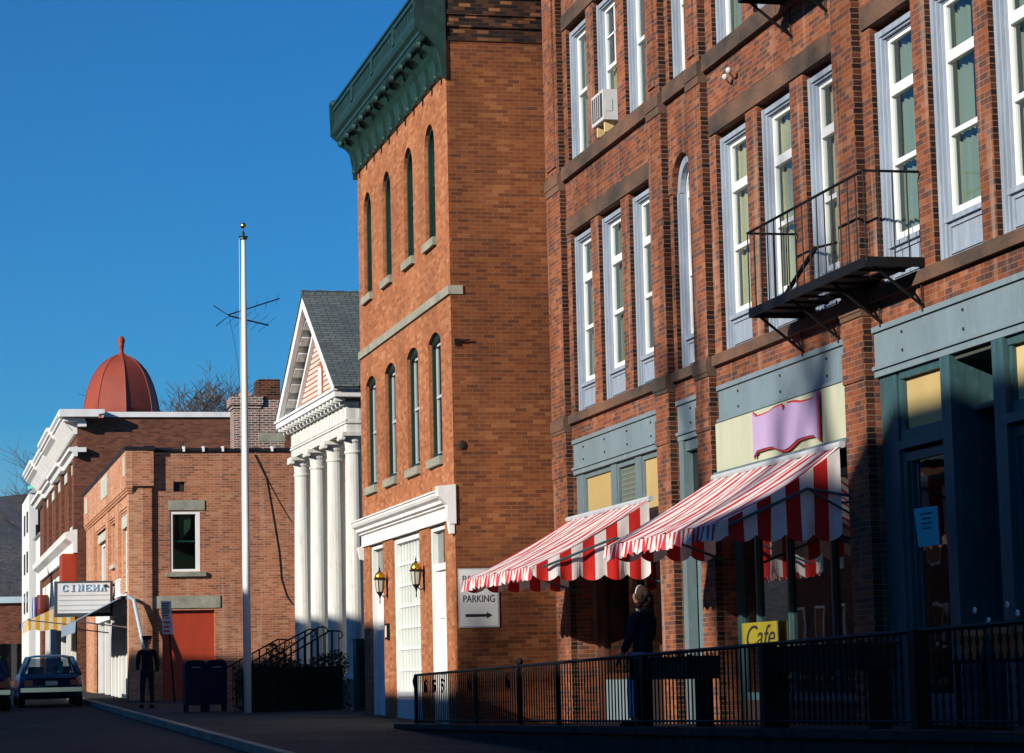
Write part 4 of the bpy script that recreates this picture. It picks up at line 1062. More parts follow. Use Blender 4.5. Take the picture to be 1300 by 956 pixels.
for yy in (43.1, 38.3, 35.4, 33.2, 29.1, 24.6, 20.6, 16.3):
    p = MB(); w2 = 0.03 if yy > 25 else 0.07
    p.box(RX-w2, RX+w2, yy-w2, yy+w2, tz(yy)-0.2, rz(yy)+0.01)
    if yy == 35.4: p.sphere((RX, yy, rz(yy)+0.06), 0.055, 8, 6)
    p.build('post', 'iron', RAIL)
def planter(ya, yb, label, plant=True):
    T_ = thing('planter_box', label, 'planter', (8.5, (ya+yb)/2, -0.2), 'planter boxes along the railing')
    zc = rz((ya+yb)/2)
    p = MB(); p.box(RX+0.06, RX+0.32, yb, ya, zc-0.29, zc-0.045); p.box(RX+0.05, RX+0.33, yb-0.02, ya+0.02, zc-0.065, zc-0.04)
    p.build('box', 'planter', T_)
    for yy in (ya-0.15, yb+0.15):
        q = MB(); q.box(RX+0.02, RX+0.059, yy-0.02, yy+0.02, zc-0.29, zc-0.02); q.box(RX+0.09, RX+0.29, yy-0.02, yy+0.02, tz(yy)-0.02, zc-0.291); q.build('bracket', 'iron', T_)
    if plant:
        q = MB(); rnd = random.Random(5)
        for k in range(90):
            a = Vector((RX+0.1+rnd.random()*0.2, yb+rnd.random()*(ya-yb), zc-0.05)); b = a+Vector((rnd.uniform(-.04, .04), rnd.uniform(-.05, .05), rnd.uniform(0.01, 0.07)))
            q.tube([a, b], [0.006, 0.002], 3)
        q.build('dry_stems', 'bark', T_)
planter(29.9, 27.2, 'dark planter box on the railing in front of the woman')
planter(25.0, 21.9, 'longer dark brown planter box on the railing below the yellow cafe sign')
rnd = random.Random(3)
labs = ['terracotta flower pot behind the railing, leftmost of the row at right edge', 'second terracotta pot behind the ornamental railing, with white flower spray', 'third terracotta pot behind the railing, at the extreme right edge']
for k, (y, lb) in enumerate(zip((19.95, 19.3, 18.85), labs)):
    zt = rz(y)-0.02
    P_ = thing('flower_pot', lb, 'flower pot', (RX+0.2, y, zt-0.24), 'terracotta pots behind the railing')
    q = MB(); q.lathe([(0.065, zt-0.24), (0.11, zt-0.05), (0.125, zt-0.05), (0.125, zt), (0.105, zt), (0.1, zt-0.03)], RX+0.2, y, 16); q.build('pot', 'terracotta', P_, smooth=False)
    q = MB(); fl = MB()
    for j in range(14):
        a = Vector((RX+0.2, y, zt-0.05)); d = Vector((rnd.uniform(-.1, .1), rnd.uniform(-.14, .14), rnd.uniform(.03, .1)))
        q.tube([a, a+d*0.6, a+d], [0.005, 0.004, 0.002], 3)
    if k != 0:
        st = [Vector((RX+0.2, y, zt)), Vector((RX+0.18, y+0.1, zt+0.1)), Vector((RX+0.15, y+0.22, zt+0.17))]
        if k == 1: st = [Vector((RX+0.2, y+0.1, zt)), Vector((RX+0.18, y+0.22, zt+0.06)), Vector((RX+0.15, y+0.42, zt+0.15))]
        q.tube(st, 0.005, 3)
        for c_ in st[1:]:
            for j in range(5): fl.sphere(c_+Vector((0, 0.016*math.cos(j*1.26), 0.016*math.sin(j*1.26))), 0.013, 6, 4)
        fl.build('blossom', 'flower', P_)
    q.build('stems', 'leafdark', P_)
tb = MB(); tb.box(RX+0.22, RX+0.42, 19.65, 21.0, -0.62, -0.5)
tb.box(RX+0.14, RX+0.46, 18.4, 20.4, rz(19)-0.30, rz(19)-0.27)
for yy in (18.5, 20.2): tb.box(RX+0.16, RX+0.2, yy-0.02, yy+0.02, -0.62, rz(19)-0.30); tb.box(RX+0.40, RX+0.44, yy-0.02, yy+0.02, -0.62, rz(19)-0.30)
tag(tb.build('plant_stand', 'iron'), 'low iron plant stand holding the terracotta pots', 'plant stand')

# ------------------------------------------------------------------ town hall with white columns
TH = thing('town_hall', 'white columned portico building with slate roof and red striped gable', 'building', (9.78, 63.25, -0.8))
ex = 9.80; ey0, ey1 = 59.62, 66.95
m = MB()
m.box(ex, ex+0.45, ey0, ey1, 5.78, 6.42); m.box(ex+0.45, 13.2, ey0, ey0+0.45, 5.78, 6.42); m.box(ex+0.45, 13.2, ey1-0.45, ey1, 5.78, 6.42)
m.box(ex-0.03, ex-0.001, ey0-0.03, ey1+0.03, 5.98, 6.03); m.box(ex-0.02, ex-0.001, ey0-0.02, ey1+0.02, 6.05, 6.08)
m.box(ex, 13, ey0-0.03, ey0-0.001, 5.98, 6.03)
m.box(ex+0.45, 13.1, ey0+0.45, ey1-0.45, 6.1, 6.15)
m.build('entablature', 'offwhite', TH)
cn = MB(); TZ = 6.42   # cornice
cn.box(ex-0.08, ex+0.3, ey0-0.08, ey1+0.08, TZ+0.001, TZ+0.07); cn.box(ex-0.34, 13.4, ey0-0.34, ey1+0.34, TZ+0.16, TZ+0.30); cn.box(ex-0.38, 13.4, ey0-0.38, ey1+0.38, TZ+0.301, TZ+0.36)
CNN = cn.build('cornice', 'white', TH)
for nm, (n, xo, xi, z0_, z1_, hw_) in {'modillion': (17, -0.30, -0.06, 0.07, 0.158, 0.085), 'dentil': (17, -0.14, -0.03, 0.0, 0.066, 0.07)}.items():
    md = MB()
    for k in range(n):
        y = ey0-0.1+(ey1-ey0+0.2)*k/(n-1)+(0 if nm == 'modillion' else 0.2)
        md.box(ex+xo, ex+xi, y-hw_, y+hw_, TZ+z0_, TZ+z1_)
    md.pieces(nm, 'white', CNN)
tg = MB()
for k in range(6):
    x = ex+0.3+0.22*k; tg.box(x, x+0.09, ey0-0.03, ey0-0.001, 6.1, 6.4)
tg.pieces('triglyph', 'offwhite', CNN)
yc = (ey0+ey1)/2; AZ = 9.52; e0, e1 = ey0-0.38, ey1+0.38; ZB = TZ+0.362; sl_ = (AZ-ZB)/((e1-e0)/2)
# tympanum
ty = MB(); ty.prism([(e0+0.62, ZB), (e1-0.62, ZB), (yc, AZ-0.62*sl_)], 'x', ex+0.12, ex+0.2); TY = ty.build('gable_wall', 'clap', TH)
gw = MB(); hw_ = 0.24
po = [(yc-0.3+0, ZB+0.35)]+arc(yc, 0.3, ZB+1.35, 0.30, 10)[0:]+[(yc+0.3, ZB+0.35)]
gw.prism([(yc-0.27, ZB+0.22)]+arc(yc, 0.27, ZB+1.12, 0.27, 10)+[(yc+0.27, ZB+0.22)], 'x', ex+0.085, ex+0.119); GW = gw.build('gable_window', 'brick_front', TY)
MB().prism([(yc-0.2, ZB+0.28)]+arc(yc, 0.2, ZB+1.0, 0.2, 10)+[(yc+0.2, ZB+0.28)], 'x', ex+0.07, ex+0.084).build('pane', 'sash', GW)
# raking cornice: band with thickness following slope
def rake(mb, x0, x1, d0, d1):
    """d measured perpendicular-ish (vertical) below roof line"""
    for sgn, yy in ((-1, e0), (1, e1)):
        mb.prism([(yy, ZB-d0+0.0+0.36*0), (yc, AZ-d0), (yc, AZ-d1), (yy+(-sgn)*((d1-d0)/sl_)*0+(-sgn)*0.0, ZB-d1)], 'x', x0, x1)
rk = MB()
for sgn, yy in ((-1, e0), (1, e1)):
    q = -sgn
    def L(off): return yy+q*off/sl_      # where line lowered by off meets ZB
    rk.prism([(yy, ZB+0.0), (yc, AZ), (yc, AZ-0.28), (L(0.28), ZB)], 'x', ex-0.34, ex-0.22)      # front fascia
    rk.prism([(L(-0.0), ZB), (yc, AZ-0.001), (yc, AZ-0.10), (L(0.10), ZB)], 'x', ex-0.219, ex+0.3)        # soffit board
    rk.prism([(L(0.42), ZB), (yc, AZ-0.42), (yc, AZ-0.56), (L(0.56), ZB)], 'x', ex+0.02, ex+0.2)
rk.build('raking_cornice', 'white', TH)
mo = MB()
for sgn, yy in ((-1, e0), (1, e1)):
    for k in range(1, 8):
        u = k/8; y = yy+(yc-yy)*u; z = ZB+(AZ-ZB)*u
        mo.prism([(y-0.13, z-0.12-0.13*sl_*(-1 if sgn > 0 else 1)), (y+0.13, z-0.12+0.13*sl_*(-1 if sgn > 0 else 1)), (y+0.13, z-0.32+0.13*sl_*(-1 if sgn > 0 else 1)), (y-0.13, z-0.32-0.13*sl_*(-1 if sgn > 0 else 1))], 'x', ex-0.2, ex+0.11)
mo.pieces('modillion', 'offwhite', TH)
# roof
rf = MB(); X1 = 24
for yy in (e0-0.06, e1+0.06):
    s_ = (AZ+0.08-(ZB-0.0))/(yc-yy)
    rf.poly([(ex-0.36, yy, ZB+0.02), (X1, yy, ZB+0.02), (X1, yc, AZ+0.1), (ex-0.36, yc, AZ+0.1)], [(0, 0), (X1-ex, 0), (X1-ex, 4.6), (0, 4.6)])
    rf.poly([(ex-0.36, yy, ZB+0.0-0.03), (X1, yy, ZB-0.03), (X1, yc, AZ+0.03), (ex-0.36, yc, AZ+0.03)])
    rf.poly([(ex-0.36, yy, ZB+0.02), (ex-0.36, yc, AZ+0.1), (ex-0.36, yc, AZ+0.03), (ex-0.36, yy, ZB-0.03)])
ro = rf.build('roof', 'slate', TH)
rd = MB(); x = ex-0.36
while x < X1: rd.box(x, x+0.17, yc-0.06, yc+0.06, AZ+0.06, AZ+0.16+0.015*((int(x*5)) % 2)); x += 0.18
rd.build('ridge_tiles', 'slate', ro)
gt = MB(); gt.box(ex+0.2, X1, e0-0.16, e0-0.02, ZB+0.03, ZB+0.13); gt.tube([(ex+0.5, e0-0.0, ZB+0.42), (X1, e0-0.0, ZB+0.42)], 0.03, 5); gt.build('gutter', 'steel', ro)
for k in range(4):
    y = 66.6-2.24*k; x = 10.02
    c = MB(); zb, zt = 0.15, 5.35
    prof = [(0.235-0.035*max(0, (i/10-0.33))/0.67, zb+(zt-zb)*i/10) for i in range(11)]
    nfl = 40; i0 = len(c.v)
    for r_, z in prof:
        for j in range(nfl):
            t = 2*math.pi*j/nfl; rr = r_*(1-0.012*(j % 2)); c.v.append((x+rr*math.cos(t), y+rr*math.sin(t), z))
    for a in range(len(prof)-1):
        for j in range(nfl):
            p = i0+a*nfl+j; q = i0+a*nfl+(j+1) % nfl; c.f.append((p, q, q+nfl, p+nfl))
    Cc = c.build('column', 'offwhite', TH)
    q = MB(); q.lathe([(0.215, 5.28), (0.225, 5.30), (0.225, 5.33), (0.2, 5.35), (0.21, 5.52), (0.235, 5.56), (0.24, 5.6), (0.29, 5.68)], x, y, 24)
    q.box(x-0.33, x+0.33, y-0.33, y+0.33, 5.682, 5.775)
    q.tube([(x-0.3, y-0.3, 5.64), (x-0.3, y+0.3, 5.64)], 0.05, 8)
    q.build('capital', 'offwhite', Cc)
    q = MB(); q.lathe([(0.32, 0.0), (0.32, 0.06), (0.27, 0.1), (0.25, 0.15)], x, y, 20); q.build('base', 'offwhite', Cc)
bw = MB(); bw.wall('x', 12.6, 12.9, ey0, ey1, -0.6, 6.4, [(61.0, 62.1, 0.9, 3.4, 0), (64.4, 65.5, 0.9, 3.4, 0), (62.6, 63.9, 0.0, 3.0, 0)]); bw.box(12.9, X1, ey0+0.3, ey0+0.5, -0.6, 6.7); bw.box(12.9, X1, ey1-0.5, ey1-0.3, -0.6, 6.7); bw.box(X1-0.2, X1, ey0+.5, ey1-.5, -.6, 6.7)
bw.build('rear_wall', 'offwhite', TH)
MB().box(12.7, 12.75, 61.0, 62.1, 0.9, 3.4).box(12.7, 12.75, 64.4, 65.5, 0.9, 3.4).build('window', 'glassdark', TH)
MB().box(12.7, 12.78, 62.6, 63.9, 0.0, 3.0).build('door', 'greendark', TH)
po_ = MB(); po_.box(9.55, 12.6, ey0-0.1, ey1+0.1, -0.9, 0.0)
for k in range(7): po_.box(9.55-0.3*(k+1), 9.55-0.3*k-0.001, ey0+0.3, ey1-0.3, -1.0, 0.0-0.125*(k+1))
po_.build('porch_steps', 'stone_grey', TH)
TH.rotation_euler = (0, 0, R(2.0))

# stair hand rails
def stair_rail(Y, px, label):
    H = thing('stair_handrail', label, 'handrail', (8.5, Y, 0), 'black hand rails of the portico steps')
    pts = [atY(a, b, Y) for a, b in px]
    m = MB(); m.tube(pts, 0.022, 6)
    low = [Vector((p.x, p.y, p.z-0.17)) for p in pts]; m.build('top_rail', 'iron', H)
    e = pts[-1]; cr = MB(); q = [(e.x+0.09*math.sin(a), Y, e.z-0.09+0.09*math.cos(a)) for a in [k*0.4 for k in range(9)]]; cr.tube(q, 0.016, 5)
    cr.build('curl', 'iron', H)
    b = MB(); n = int((pts[-1].x-pts[0].x)/0.16)
    for k in range(n+1):
        x = pts[0].x+(pts[-1].x-pts[0].x)*k/n
        for i in range(len(pts)-1):
            if pts[i].x <= x <= pts[i+1].x+1e-6:
                z = pts[i].z+(pts[i+1].z-pts[i].z)*(x-pts[i].x)/(pts[i+1].x-pts[i].x+1e-9); break
        b.tube([(x, Y, z-0.95), (x, Y, z)], 0.012 if k % 5 else 0.024, 4)
    b.pieces('baluster', 'iron', H)
stair_rail(65.8, [(287, 848), (352, 812), (363, 812)], 'farthest and lowest black hand rail, rising from the mailbox to a short level end')
stair_rail(64.0, [(300, 853), (363, 814), (392, 799), (396, 799)], 'second black hand rail from the left, ending at the second white column')
stair_rail(62.0, [(318, 850), (364, 824), (405, 796), (411, 796)], 'highest black hand rail of the portico steps, ending at the third white column')
stair_rail(60.4, [(335, 850), (400, 812), (418, 801), (430, 801)], 'nearest black hand rail of the portico steps, with level end by the last column')

# hedge
hd = MB(); rnd = random.Random(11)
for k in range(5200):
    u = rnd.random(); x = 6.95+2.5*u; y = 56.6+rnd.random()*1.2
    top = 0.42+0.1*math.sin(x*5)+0.06*math.sin(x*13+y)+(0.2 if 7.7 < x < 8.1 else 0)+0.12*(u)
    z = -0.8+(top+0.8)*(rnd.random()**0.6)
    s_ = rnd.uniform(0.03, 0.06); a = rnd.uniform(0, 6.28); b = rnd.uniform(-1, 1)
    d1 = Vector((math.cos(a), math.sin(a), b)).normalized()*s_; d2 = Vector((-math.sin(a), math.cos(a), rnd.uniform(-.5, .5))).normalized()*s_*0.6
    c = Vector((x, y, z)); hd.poly([c-d1, c+d2, c+d1, c-d2])
hd.box(7.15, 9.3, 56.8, 57.6, -0.8, 0.3)
tag(hd.build('hedge', 'leafdark'), 'dark clipped evergreen hedge in front of the portico steps', 'hedge')
ub = MB(); ub.box(9.35, 9.72, 55.3, 55.7, -0.9, 0.82); ub.box(9.33, 9.74, 55.28, 55.72, 0.821, 0.87); UB = tag(ub.build('utility_cabinet', 'utilgreen'), 'tall narrow dark green metal cabinet at the foot of the last white column', 'cabinet')
MB().box(9.40, 9.67, 55.285, 55.298, -0.6, 0.7).build('door', 'greendark', UB)

# ------------------------------------------------------------------ flagpole and antenna
FP = thing('flagpole', 'tall white flagpole with gold ball in front of brick wall', 'flagpole', (7.1, 56, gz(56)))
q = MB(); q.lathe([(0.085, gz(56)), (0.082, 3), (0.07, 6.5), (0.045, 9.72)], 7.08, 56, 16); fpq = q.build('pole', 'polewhite', FP, smooth=True)
q = MB(); q.lathe([(0.02, 9.68), (0.085, 9.70), (0.085, 9.74), (0.03, 9.78), (0.035, 9.84), (0.01, 9.9), (0.01, 9.96)], 7.08, 56, 10); q.tube([(6.98, 56, 9.76), (7.18, 56, 9.76)], 0.02, 5); q.build('truck', 'greendark', FP)
q = MB(); q.sphere((7.08, 56, 10.01), 0.068, 12, 8); q.build('ball', 'gold', FP, smooth=True)
q = MB(); q.tube([(6.985, 55.97, 9.72), (6.99, 55.95, 0.2)], 0.004, 3); q.build('halyard', 'sash', FP)
AN = thing('tv_antenna', 'rooftop television antenna behind the flagpole', 'antenna', (10.06, 80, 6.5))
q = MB(); q.tube([(10.05, 80, 6.5), (10.06, 80, 11.9)], 0.022, 5); q.build('mast', 'steel', AN)
def A(px, py): return atY(px, py, 80)
q = MB(); b0, b1 = A(289, 400), A(355, 379)
q.tube([b0, b1], 0.022, 5); c0, c1 = A(291, 401), A(341, 413); q.tube([c0, c1], 0.026, 5); q.tube([A(271, 388), A(291, 401), A(274, 414)], 0.018, 5)
q.build('boom', 'iron', AN)
q = MB()
for u in (0.15, 0.35, 0.55, 0.75, 0.95):
    c = b0+(b1-b0)*u; q.tube([c+Vector((-0.1, -0.4, -0.25)), c+Vector((0.1, 0.4, 0.25))], 0.009, 3)
    c = c0+(c1-c0)*u; q.tube([c+Vector((-0.25, 0.2, -0.2)), c+Vector((0.25, -0.2, 0.22))], 0.009, 3)
q.build('elements', 'steel', AN)
wr = MB(); pts = [A(291, 403), A(297, 430), A(302, 462), A(304, 485)]; wr.tube(pts, 0.008, 3)
tag(wr.build('antenna_lead', 'wire'), 'thin antenna lead hanging against blue sky left of the flagpole', 'cable')
wr = MB(); wr.tube([atY(a, b, 72.482) for a, b in ((323, 577), (338, 607), (344, 640), (349, 670), (354, 700), (357, 735), (364, 757), (372, 768))], 0.014, 4)
wr.tube([atY(a, b, 72.482) for a, b in ((325, 577), (341, 612), (356, 640), (370, 663))], 0.008, 4)
tag(wr.build('wall_cable', 'wire'), 'black cable running down brick wall left of the white columns', 'cable')

# ------------------------------------------------------------------ cinema building (lower, pinkish brick)
CB = thing('brick_shop_building', 'two storey pinkish brick corner building with red garage door and two chimneys', 'building', (6, 80, -0.7))
CX, CY = 5.87, 72.5
def yx(px, X=CX): return atX(px, 720, X).y
def zx(px, py, X=CX): return atX(px, py, X).z
m = MB()
ops = [(73.3, 75.6, zx(158, 752), zx(158, 668), 0), (82.0, 85.4, zx(124, 745), zx(124, 690), 0), (78.2, 79.6, 3.6, 5.0, 0), (73.2, 90.0, -0.5, 2.35, 0)]
m.wall('x', CX+0.1, CX+0.4, CY-0.1, 90.4, -1, 6.5, ops); 
m.box(CX, CX+0.098, CY-0.1, 73.0, -1, 5.5); m.box(CX, CX+0.098, 76.2, 77.4, 2.4, 5.5); m.box(CX, CX+0.098, 80.2, 81.2, 2.4, 5.5); m.box(CX, CX+0.098, 86.5, 90.4, -1, 5.5)
for k, (z0, z1, o) in enumerate(((5.3, 5.37, 0.03), (5.37, 5.44, 0.06), (5.44, 6.5, 0.085))): m.box(CX-o, CX+0.099, CY-0.1-o, 90.4, z0+0.001, z1)
for (a, b) in ((73.1, 76.1), (77.5, 80.1), (81.3, 86.4)):
    for k in range(3): m.box(CX+0.1-0.03*(k+1), CX+0.0995-0.03*k, a, b, 4.85+0.07*k, 5.3)
m.build('front_wall', 'brick_pink', CB)
m = MB(); ops = [(7.03, 7.86, 3.10, 4.79, 0), (6.80, 8.26, -0.9, 2.02, 0), (7.13, 7.45, 5.34, 5.62, 0)]
m.wall('y', CY, CY+0.35, 6.52, 20, -1, 6.42, ops); m.box(CX+0.401, 6.515, CY-0.1, CY+0.3, -1, 5.5)
m.box(CX+0.1, 6.56, CY-0.19, CY+0.3, 5.5, 6.5)
m.box(20, 20.3, CY, 90, -1, 6.4); m.box(6.6, 20, 90.0, 90.3, -1, 6.4)
m.build('side_wall', 'brick_cin', CB)
MB().box(6.3, 19.9, CY+0.4, 90, 6.0, 6.1).build('roof', 'roof_tar', CB)
MB().box(9.3, 9.4, CY+0.5, 89, -1, 5.9).box(6.4, 12, 74.6, 74.7, -1, 5.9).build('interior', 'intwall', CB)
m = MB(); m.box(CX-0.13, CX+0.42, CY-0.22, 90.5, 6.502, 6.6); m.box(CX+0.425, 6.6, CY-0.24, CY+0.35, 6.502, 6.62)
x = 6.56
while x < 20: m.tube([(x, CY+0.1, 6.5+0.02*math.sin(x*7)), (x+0.55, CY+0.1, 6.5+0.02*math.sin(x*5))], 0.085, 6); x += 0.5
m.build('coping', 'roof_tar', CB)
m = MB()
for x in (6.2, 7.4, 7.95, 8.5, 9.9): m.box(x, x+0.06, CY-0.02, CY+0.2, 6.47, 6.62)
m.pieces('coping_clip', 'sash', CB)
m = MB()
for (a, b) in ((79.3, 82.0),): m.box(CX-0.1, CX-0.086, a, b, 5.75, 6.42)
m.box(CX-0.1, CX-0.086, 72.6, 73.2, 5.8, 6.35); m.box(CX-0.1, CX-0.086, 88.5, 89.6, 5.8, 6.35)
m.pieces('parapet_panel', 'stone_pale', CB)
# side window + lintels + red door
m = MB(); m.box(6.521, 8.42, CY-0.03, CY+0.02, 2.08, 2.42) ; m.box(6.52, 8.42, CY-0.032, CY-0.0, 2.08, 2.42) if False else None
m.box(6.98, 8.0, CY-0.03, CY+0.02, 4.82, 5.10); m.pieces('lintel', 'stone_grey', CB)
w_ = MB(); x0, x1, z0, z1 = 7.03, 7.86, 3.10, 4.79
w_.box(x0, x0+0.07, CY+0.02, CY+0.2, z0, z1); w_.box(x1-0.11, x1, CY+0.02, CY+0.2, z0, z1); w_.box(x0+.07, x1-.11, CY+0.02, CY+0.2, z1-0.08, z1); w_.box(x0+.07, x1-.11, CY+0.02, CY+0.2, z0, z0+0.07)
W = w_.build('window', 'sash', CB)
MB().box(x0+.07, x1-.11, CY+0.1, CY+0.14, (z0+z1)/2-0.02, (z0+z1)/2+0.03).build('sash', 'greendark', W)
MB().box(x0+.07, x1-.11, CY+0.12, CY+0.125, z0+.07, z1-.08).build('pane', 'glassgreen', W)
MB().box(6.9, 8.02, CY-0.09, CY+0.02, 2.96, 3.09).build('sill', 'stone_grey', W)
cur = MB(); cur.poly([(7.25, CY+0.2, 4.75), (7.65, CY+0.2, 4.75), (7.6, CY+0.2, 4.3), (7.35, CY+0.2, 4.0)]); cur.build('curtain', 'netting', W)
m = MB(); m.box(6.80, 8.26, CY+0.12, CY+0.17, -0.9, 2.02); 
for z in (-0.5, 0.12, 0.9-0.0): m.box(6.80, 8.26, CY+0.112, CY+0.119, z+0.02, z+0.6)
m.build('garage_door', 'doorred', CB)
MB().box(7.13, 7.45, CY+0.1, CY+0.14, 5.34, 5.62).build('vent', 'dark', CB)
# chimneys
def chimney(x0, x1, z1, cap):
    c = MB(); y0 = CY+0.9; c.box(x0, x1, y0, y0+0.9, 6.0, z1-0.35); c.box(x0-0.04, x1+0.04, y0-0.04, y0+0.94, z1-0.35, z1-0.25); c.box(x0-0.09, x1+0.09, y0-0.09, y0+0.99, z1-0.25, z1)
    if cap: c = MB(); c.box(x0, x1, y0, y0+0.9, 6.9, z1)
    C_ = c.build('chimney', 'brick_chim', CB)
    if cap:
        d = MB(); d.box(x0-0.03, x1+0.12, y0-0.08, y0+0.98, 6.0, 6.82); d.build('chimney_base', 'brick_chim', C_)
        d = MB(); d.box(x0-0.03, x1+0.14, y0-0.1, y0+1.0, 6.822, 7.08); d.build('chimney_ledge', 'stone_grey', C_)
        d = MB(); d.box(x0-0.02, x1+0.02, y0-0.02, y0+0.92, z1-0.55, z1+0.02); d.build('chimney_top', 'brick_dark', C_)
    else:
        d = MB(); d.box(x0+0.2, x0+0.5, y0+0.2, y0+0.5, z1, z1+0.12); d.build('chimney_pot', 'terracotta', C_)
chimney(8.96, 9.70, 8.14, False); chimney(9.68, 10.28, 8.62, True)
# front windows & shop
for (a, b, z0, z1) in ((73.3, 75.6, zx(158, 752), zx(158, 668)), (82.0, 85.4, zx(124, 745), zx(124, 690)), (78.2, 79.6, 3.6, 5.0)):
    w_ = MB(); x0 = CX+0.18
    w_.box(x0, x0+0.1, a, a+0.14, z0, z1); w_.box(x0, x0+0.1, b-0.14, b, z0, z1); w_.box(x0, x0+0.1, (a+b)/2-0.12, (a+b)/2+0.12, z0, z1); w_.box(x0, x0+.1, a+.14, b-.14, z1-.12, z1); w_.box(x0, x0+.1, a+.14, b-.14, z0, z0+.12)
    W = w_.build('window', 'white', CB)
    MB().box(x0+0.05, x0+0.055, a+.14, b-.14, z0+.12, z1-.12).build('pane', 'glassgreen', W)
    MB().box(CX+0.07, CX+0.12, a-0.2, b+0.2, z1, z1+0.36).build('lintel', 'stone_pale', W)
    MB().box(CX+0.0, CX+0.17, a-0.1, b+0.1, z0-0.12, z0-0.001).build('sill', 'stone_pale', W)
m = MB()
for y in (73.3, 74.8, 76.3, 77.6, 78.9, 80.4, 83.0, 86.0, 89.7): m.box(CX+0.12, CX+0.3, y, y+0.28, -0.8, 2.3)
m.box(CX+0.05, CX+0.3, 73.2, 90.0, 2.0, 2.34)
SFc = m.build('shopfront', 'white', CB)
MB().box(CX+0.25, CX+0.255, 73.4, 90, -0.5, 2.0).build('pane', 'glassdark', SFc)
m = MB(); m.box(CX-0.2, CX-0.02, 72.9, 75.0, 2.46, 2.52); 
for k in range(7): m.box(CX-0.2, CX-0.17, 72.9+0.3*k, 72.93+0.3*k, 2.52, 2.92)
m.box(CX-0.2, CX-0.17, 72.9, 74.95, 2.92, 2.96); 
for k in range(5): m.box(CX-0.195, CX-0.175, 72.9, 74.95, 2.56+0.07*k, 2.585+0.07*k)
m.build('window_guard', 'sash', CB)

# cinema sign ------------------------------------------------------------
CS = thing('cinema_sign', 'white box sign reading CINEMA with empty message lines', 'sign', (4.6, 71, 1.9))
m = MB(); y = 78.0
k_ = y/71.0
x0, x1, z0, z1 = 3.84*k_, 5.25*k_, 1.95*k_, 2.76*k_
m.box(x0-0.08, x1+0.08, y, y+0.45, z0-0.1, z1+0.06); m.build('sign_box', 'signback', CS)
m = MB(); m.box(x0-0.0, x1, y-0.02, y-0.002, z0, z1); m.build('face', 'signwhite', CS)
m = MB()
for k in range(4): z = z0+(z1-z0)*(0.1+0.165*k); m.box(x0+0.02, x1-0.02, y-0.03, y-0.021, z-0.012, z+0.012)
m.build('letter_rail', 'greypaint', CS)
# slab-serif letters from strokes
def letters(word, x0, x1, z0, z1, y, parent, mat):
    G = {'C': [((1, .8), (.75, 1), (.25, 1), (0, .75), (0, .25), (.25, 0), (.75, 0), (1, .2))], 'I': [((.5, 0), (.5, 1)), ((.2, 0), (.8, 0)), ((.2, 1), (.8, 1))],
         'N': [((.12, 0), (.12, 1), (.88, 0), (.88, 1)), ((-.05, 1), (.2, 1)), ((.7, 1), (1.05, 1)), ((-.05, 0), (.3, 0))],
         'E': [((1, 1), (.1, 1), (.1, 0), (1, 0)), ((.1, .5), (.7, .5)), ((1, 1), (1, .8)), ((1, 0), (1, .2))],
         'M': [((.08, 0), (.08, 1), (.5, .3), (.92, 1), (.92, 0)), ((-.08, 0), (.25, 0)), ((.75, 0), (1.08, 0)), ((-.08, 1), (.08, 1)), ((.92, 1), (1.08, 1))],
         'A': [((.05, 0), (.5, 1), (.95, 0)), ((.25, .35), (.75, .35)), ((-.1, 0), (.25, 0)), ((.75, 0), (1.1, 0))]}
    n = len(word); cell = (x1-x0)/n
    wd = cell*0.62
    for i, ch in enumerate(word):
        m = MB()
        ox = x0+cell*i+(cell-wd)/2
        for st in G[ch]:
            for a, b in zip(st[:-1], st[1:]):
                m.tube([(ox+a[0]*wd, y, z0+a[1]*(z1-z0)), (ox+b[0]*wd, y, z0+b[1]*(z1-z0))], 0.028, 4)
        m.build('letter', mat, parent)
letters('CINEMA', x0+0.10, x1-0.10, z0+(z1-z0)*0.74, z0+(z1-z0)*0.93, y-0.03, CS, 'skyblue')
m = MB(); m.box(x1+0.08, CX+0.1, y+0.15, y+0.25, z0+0.2, z0+0.28); m.box(x1+0.08, CX+0.1, y+0.15, y+0.25, z1-0.1, z1-0.02); m.tube([(x1+0.1, y+0.2, z0+0.3), (CX+0.1, y+0.2, z1+0.1)], 0.03, 5)
m.build('mounting_arm', 'signback', CS)
m = MB(); m.sphere((x1-0.13, y-0.03, z1-0.09), 0.05, 8, 5); m.build('lamp_hole', 'ink', CS)

